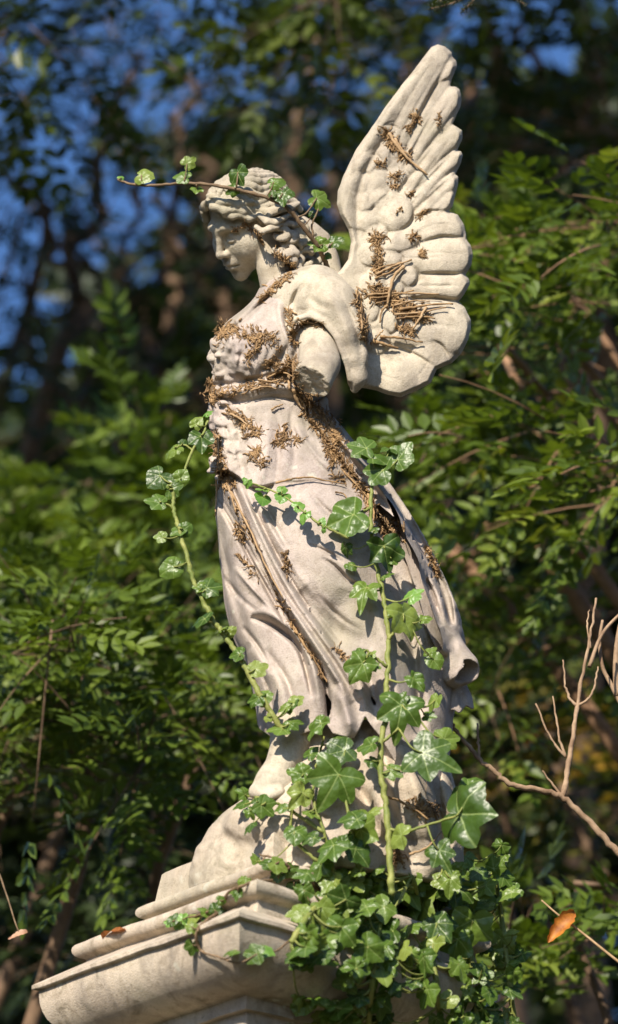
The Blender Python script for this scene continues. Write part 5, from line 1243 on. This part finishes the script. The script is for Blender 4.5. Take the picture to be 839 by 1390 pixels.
# --- the closed wood far behind
far = [(-6.0, 17, 'far left dark crown of the wood behind the shrubs', [(60, 680, 120, 40, .6), (60, 780, 130, 80, 1.5), (60, 920, 140, 90, 1.5), (60, 1080, 140, 120, 1.5), (40, 1250, 150, 110, 1.5)]),
       (-2.0, 18, 'far dark crown of the wood behind the robe on the left', [(240, 640, 100, 70, 1), (260, 760, 110, 80, 1.3), (240, 900, 120, 90, 1.3), (240, 1080, 130, 120, 1.5), (220, 1260, 150, 110, 1.4), (260, 520, 40, 50, .3)]),
       (1.5, 19, 'far dark crown of the wood directly behind the statue', [(440, 560, 100, 80, 1), (480, 400, 70, 80, 1), (540, 660, 110, 90, 1.2), (560, 820, 120, 90, 1.2), (480, 1000, 130, 120, 1.3), (420, 260, 60, 60, .7), (480, 1180, 130, 120, 1.3), (400, 450, 60, 80, .7)]),
       (5.5, 18, 'far dark crown of the wood at the right behind the feathered leaves', [(680, 420, 110, 80, 1.2), (800, 420, 100, 80, 1.2), (700, 560, 120, 90, 1.3), (820, 620, 100, 90, 1.2), (680, 330, 90, 45, 1.0), (800, 310, 70, 55, 1.0), (800, 220, 60, 50, .5), (830, 120, 50, 90, .8), (700, 760, 120, 90, 1.2)]),
       (7.5, 20, 'far dark crown of the wood low on the right', [(700, 900, 120, 90, 1.2), (800, 880, 100, 90, .9), (760, 1040, 120, 120, 1.4), (740, 1220, 140, 120, 1.4), (620, 1120, 120, 120, 1.0)])]
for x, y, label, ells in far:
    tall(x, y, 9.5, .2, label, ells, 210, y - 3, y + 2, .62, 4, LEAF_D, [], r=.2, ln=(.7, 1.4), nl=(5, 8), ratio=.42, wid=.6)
# --- overhanging tree: low leaves in view, unseen crown added to shade the wood behind
t = tree_root(6.5, 3.5, 'great overhanging tree with lowest leaves in the top of the picture and an unseen crown added for shade', name='lime_tree')
mb = MB(); limb(mb, [(6.5, 3.5, 0), (6.3, 3.5, 4), (5.9, 3.4, 8), (5.5, 3.3, 12)], .3, .12, 10); mb.build('trunk', BARK, t)
mb = MB()
for q in [[(6.1, 3.4, 7), (3.5, 3.6, 9.0), (0, 3.6, 10.2), (-4, 3.6, 10.6)], [(6.0, 3.4, 8), (3.8, 4.4, 10.6), (0, 4.6, 12), (-5, 4.4, 12)], [(5.9, 3.4, 9), (4, 2.5, 11.4), (1, 2.6, 12.2), (-3, 2.8, 12.6)]]: limb(mb, q, .10, .03, 8)
mb.build('limbs', BARK, t)
c = Crown()
n = 760
pp = np.stack([TR.uniform(-6.5, 5.5, n), TR.uniform(1.9, 5.6, n), TR.uniform(0, 1, n)], -1)
pp[:, 2] = 8.9 + .40 * (pp[:, 1] - 1.5) + pp[:, 2] * 4.0
for p in pp: c.spray(p, [TR.normal(-.5, .6), TR.normal(0, .6), TR.normal(-.1, .3)], TR.uniform(.6, 1.1), 6, .42, 4, twig_r=.008, ratio=.40, wid=.62)
for p in region(55, [(60, 8, 90, 30, 1), (260, 5, 120, 28, 1.2), (420, 0, 100, 22, .8), (20, 70, 40, 40, .5), (720, 0, 120, 24, .9), (820, 60, 40, 60, .8)], 3.6, 5.2): c.spray(p + np.array([0, 0, .1]), [TR.normal(-.3, .6), TR.normal(0, .5), TR.normal(-.3, .3)], .4, 5, .20, 4, ratio=.38, wid=.5)
c.build(t, LEAF_C, BARK)
# --- unseen trees added left and right to block sky light and deepen shadows
for x, y, h, rr, label in [(-8.0, .5, 10, 3.0, 'large leafy tree out of view on the left, added to block sky light'), (-10.5, -7, 9, 3.0, 'large leafy tree out of view behind the camera on the left, added to block sky light'), (8.0, -2.5, 10, 3.0, 'large leafy tree out of view on the right, added to block sky light'), (7.0, -9.5, 9, 3.2, 'large leafy tree out of view behind the camera on the right, added to block sky light')]:
    t = tree_root(x, y, label); mb = MB(); limb(mb, [(x, y, 0), (x + .1, y, h * .4), (x - .1, y, h * .9)], .22, .08, 9); mb.build('trunk', BARK, t)
    c = Crown(); n = 230; dd = unit(TR.normal(0, 1, (n, 3))) * (TR.uniform(.3, 1, n) ** .5)[:, None]
    for p in dd * np.array([rr, rr, h * .42]) + np.array([x, y, h * .58]): c.spray(p, TR.normal(0, .6, 3), TR.uniform(.7, 1.3), 6, .6, 4, twig_r=.008, ratio=.42, wid=.6)
    c.build(t, LEAF_C, BARK)
# --- conifer sprig dipping in from the top edge
cs = empty('conifer_twig', P(640, -60, -120), 'short dark conifer twig dipping in at the top edge above the wing', 'conifer twig')
mb = MB(); nd = MB()
for pts in [[(700, -60, -130), (660, -20, -122), (620, 2, -116), (585, 12, -112)], [(650, -14, -120), (640, 4, -116), (628, 14, -112)], [(680, -40, -126), (690, -10, -120), (712, 6, -116)], [(640, -6, -118), (612, -4, -112), (596, 2, -110)]]:
    q = smoothline(pts, 9); w = M(q[:, 0], q[:, 1], q[:, 2]); mb.tube(w, np.linspace(2.2, 1.0, len(w)) * S, 5)
    for i in range(2, len(w)):
        for _ in range(9):
            d = unit(TR.normal(0, 1, 3) + unit(w[i] - w[i - 1]) * 1.3); nd.tube([w[i], w[i] + d * S * TR.uniform(5, 9)], [.7 * S, .35 * S], 3)
mb.build('stem', BARK, cs); nd.build('needles', leaf_mat('conifer_needle', [(0, (.02, .03, .012)), (1, (.05, .06, .02))], tint='object', trans=.1), cs)
# --- ground
gv = []; gq = []; gn = 40
for i in range(gn + 1):
    for j in range(gn + 1):
        x = (i / gn - .5); y = (j / gn - .5); x = math.copysign(abs(x * 2) ** 2.2, x) * 600; y = math.copysign(abs(y * 2) ** 2.2, y) * 600
        gv.append((x, y, .12 * math.sin(x * .31) * math.cos(y * .27) * min(1, 8 / (1 + abs(x) + abs(y)))))
for i in range(gn):
    for j in range(gn): a = i * (gn + 1) + j; gq.append((a, a + gn + 1, a + gn + 2, a + 1))
gm, nt, b = new_mat('leaf_litter'); g = N(nt, 'ShaderNodeNewGeometry').outputs['Position']
n1 = noise(nt, 1.3, 5, .6, g); nt.links.new(ramp(nt, n1.outputs[0], [(.35, (.03, .045, .012)), (.6, (.07, .05, .025))]).outputs[0], b.inputs['Base Color']); b.inputs['Roughness'].default_value = .95
go = obj_np('ground', gv, np.array(gq), gm); tag(go, kind='structure'); go.location.z = -.15
# ------------------------------------------------------------------ camera, light
cam = bpy.data.cameras.new('camera'); co = bpy.data.objects.new('camera', cam); COL.objects.link(co)
co.location = CAM; co.rotation_euler = (math.radians(90) + PITCH, 0, 0)
cam.sensor_fit = 'VERTICAL'; cam.sensor_height = 36
cam.lens = 36 / (2 * (H_PX / 2 * S / DIST)); cam.clip_end = 2000; cam.clip_start = .1
cam.dof.use_dof = True; cam.dof.focus_distance = DIST - .02; cam.dof.aperture_fstop = cam.lens / 1000 / 0.036
SC.camera = co
SUN = Vector((-.40, -1.0, .78)).normalized()        # towards the sun
sl = bpy.data.lights.new('sun', 'SUN'); so = bpy.data.objects.new('sun', sl); COL.objects.link(so)
sl.energy = 5.0; sl.angle = math.radians(.53); sl.color = (1.0, .90, .77)
so.rotation_euler = SUN.to_track_quat('Z', 'Y').to_euler(); so.location = (-3, -6, 12)
wd = bpy.data.worlds.new('World'); SC.world = wd; wd.use_nodes = True
nt = wd.node_tree; bg = nt.nodes['Background']
sky = nt.nodes.new('ShaderNodeTexSky'); sky.sky_type = 'NISHITA'; sky.sun_disc = False
sky.sun_elevation = math.asin(SUN.z); sky.sun_rotation = math.atan2(SUN.x, SUN.y)
sky.ozone_density = 10.0; sky.air_density = 1.0; sky.dust_density = 1.2; sky.altitude = 300
nt.links.new(sky.outputs[0], bg.inputs[0]); bg.inputs[1].default_value = .105
SC.view_settings.view_transform = 'Standard'; SC.view_settings.look = 'None'; SC.view_settings.exposure = 0.7; SC.view_settings.gamma = 1
SC.view_settings.use_curve_mapping = False
SC.cycles.max_bounces = 6; SC.cycles.diffuse_bounces = 3; SC.cycles.glossy_bounces = 2; SC.cycles.transmission_bounces = 4; SC.cycles.transparent_max_bounces = 6
SC.cycles.use_denoising = True; SC.cycles.use_adaptive_sampling = True; SC.cycles.adaptive_threshold = .015
print('SCRIPT', round(time.time() - T0, 1), 's')
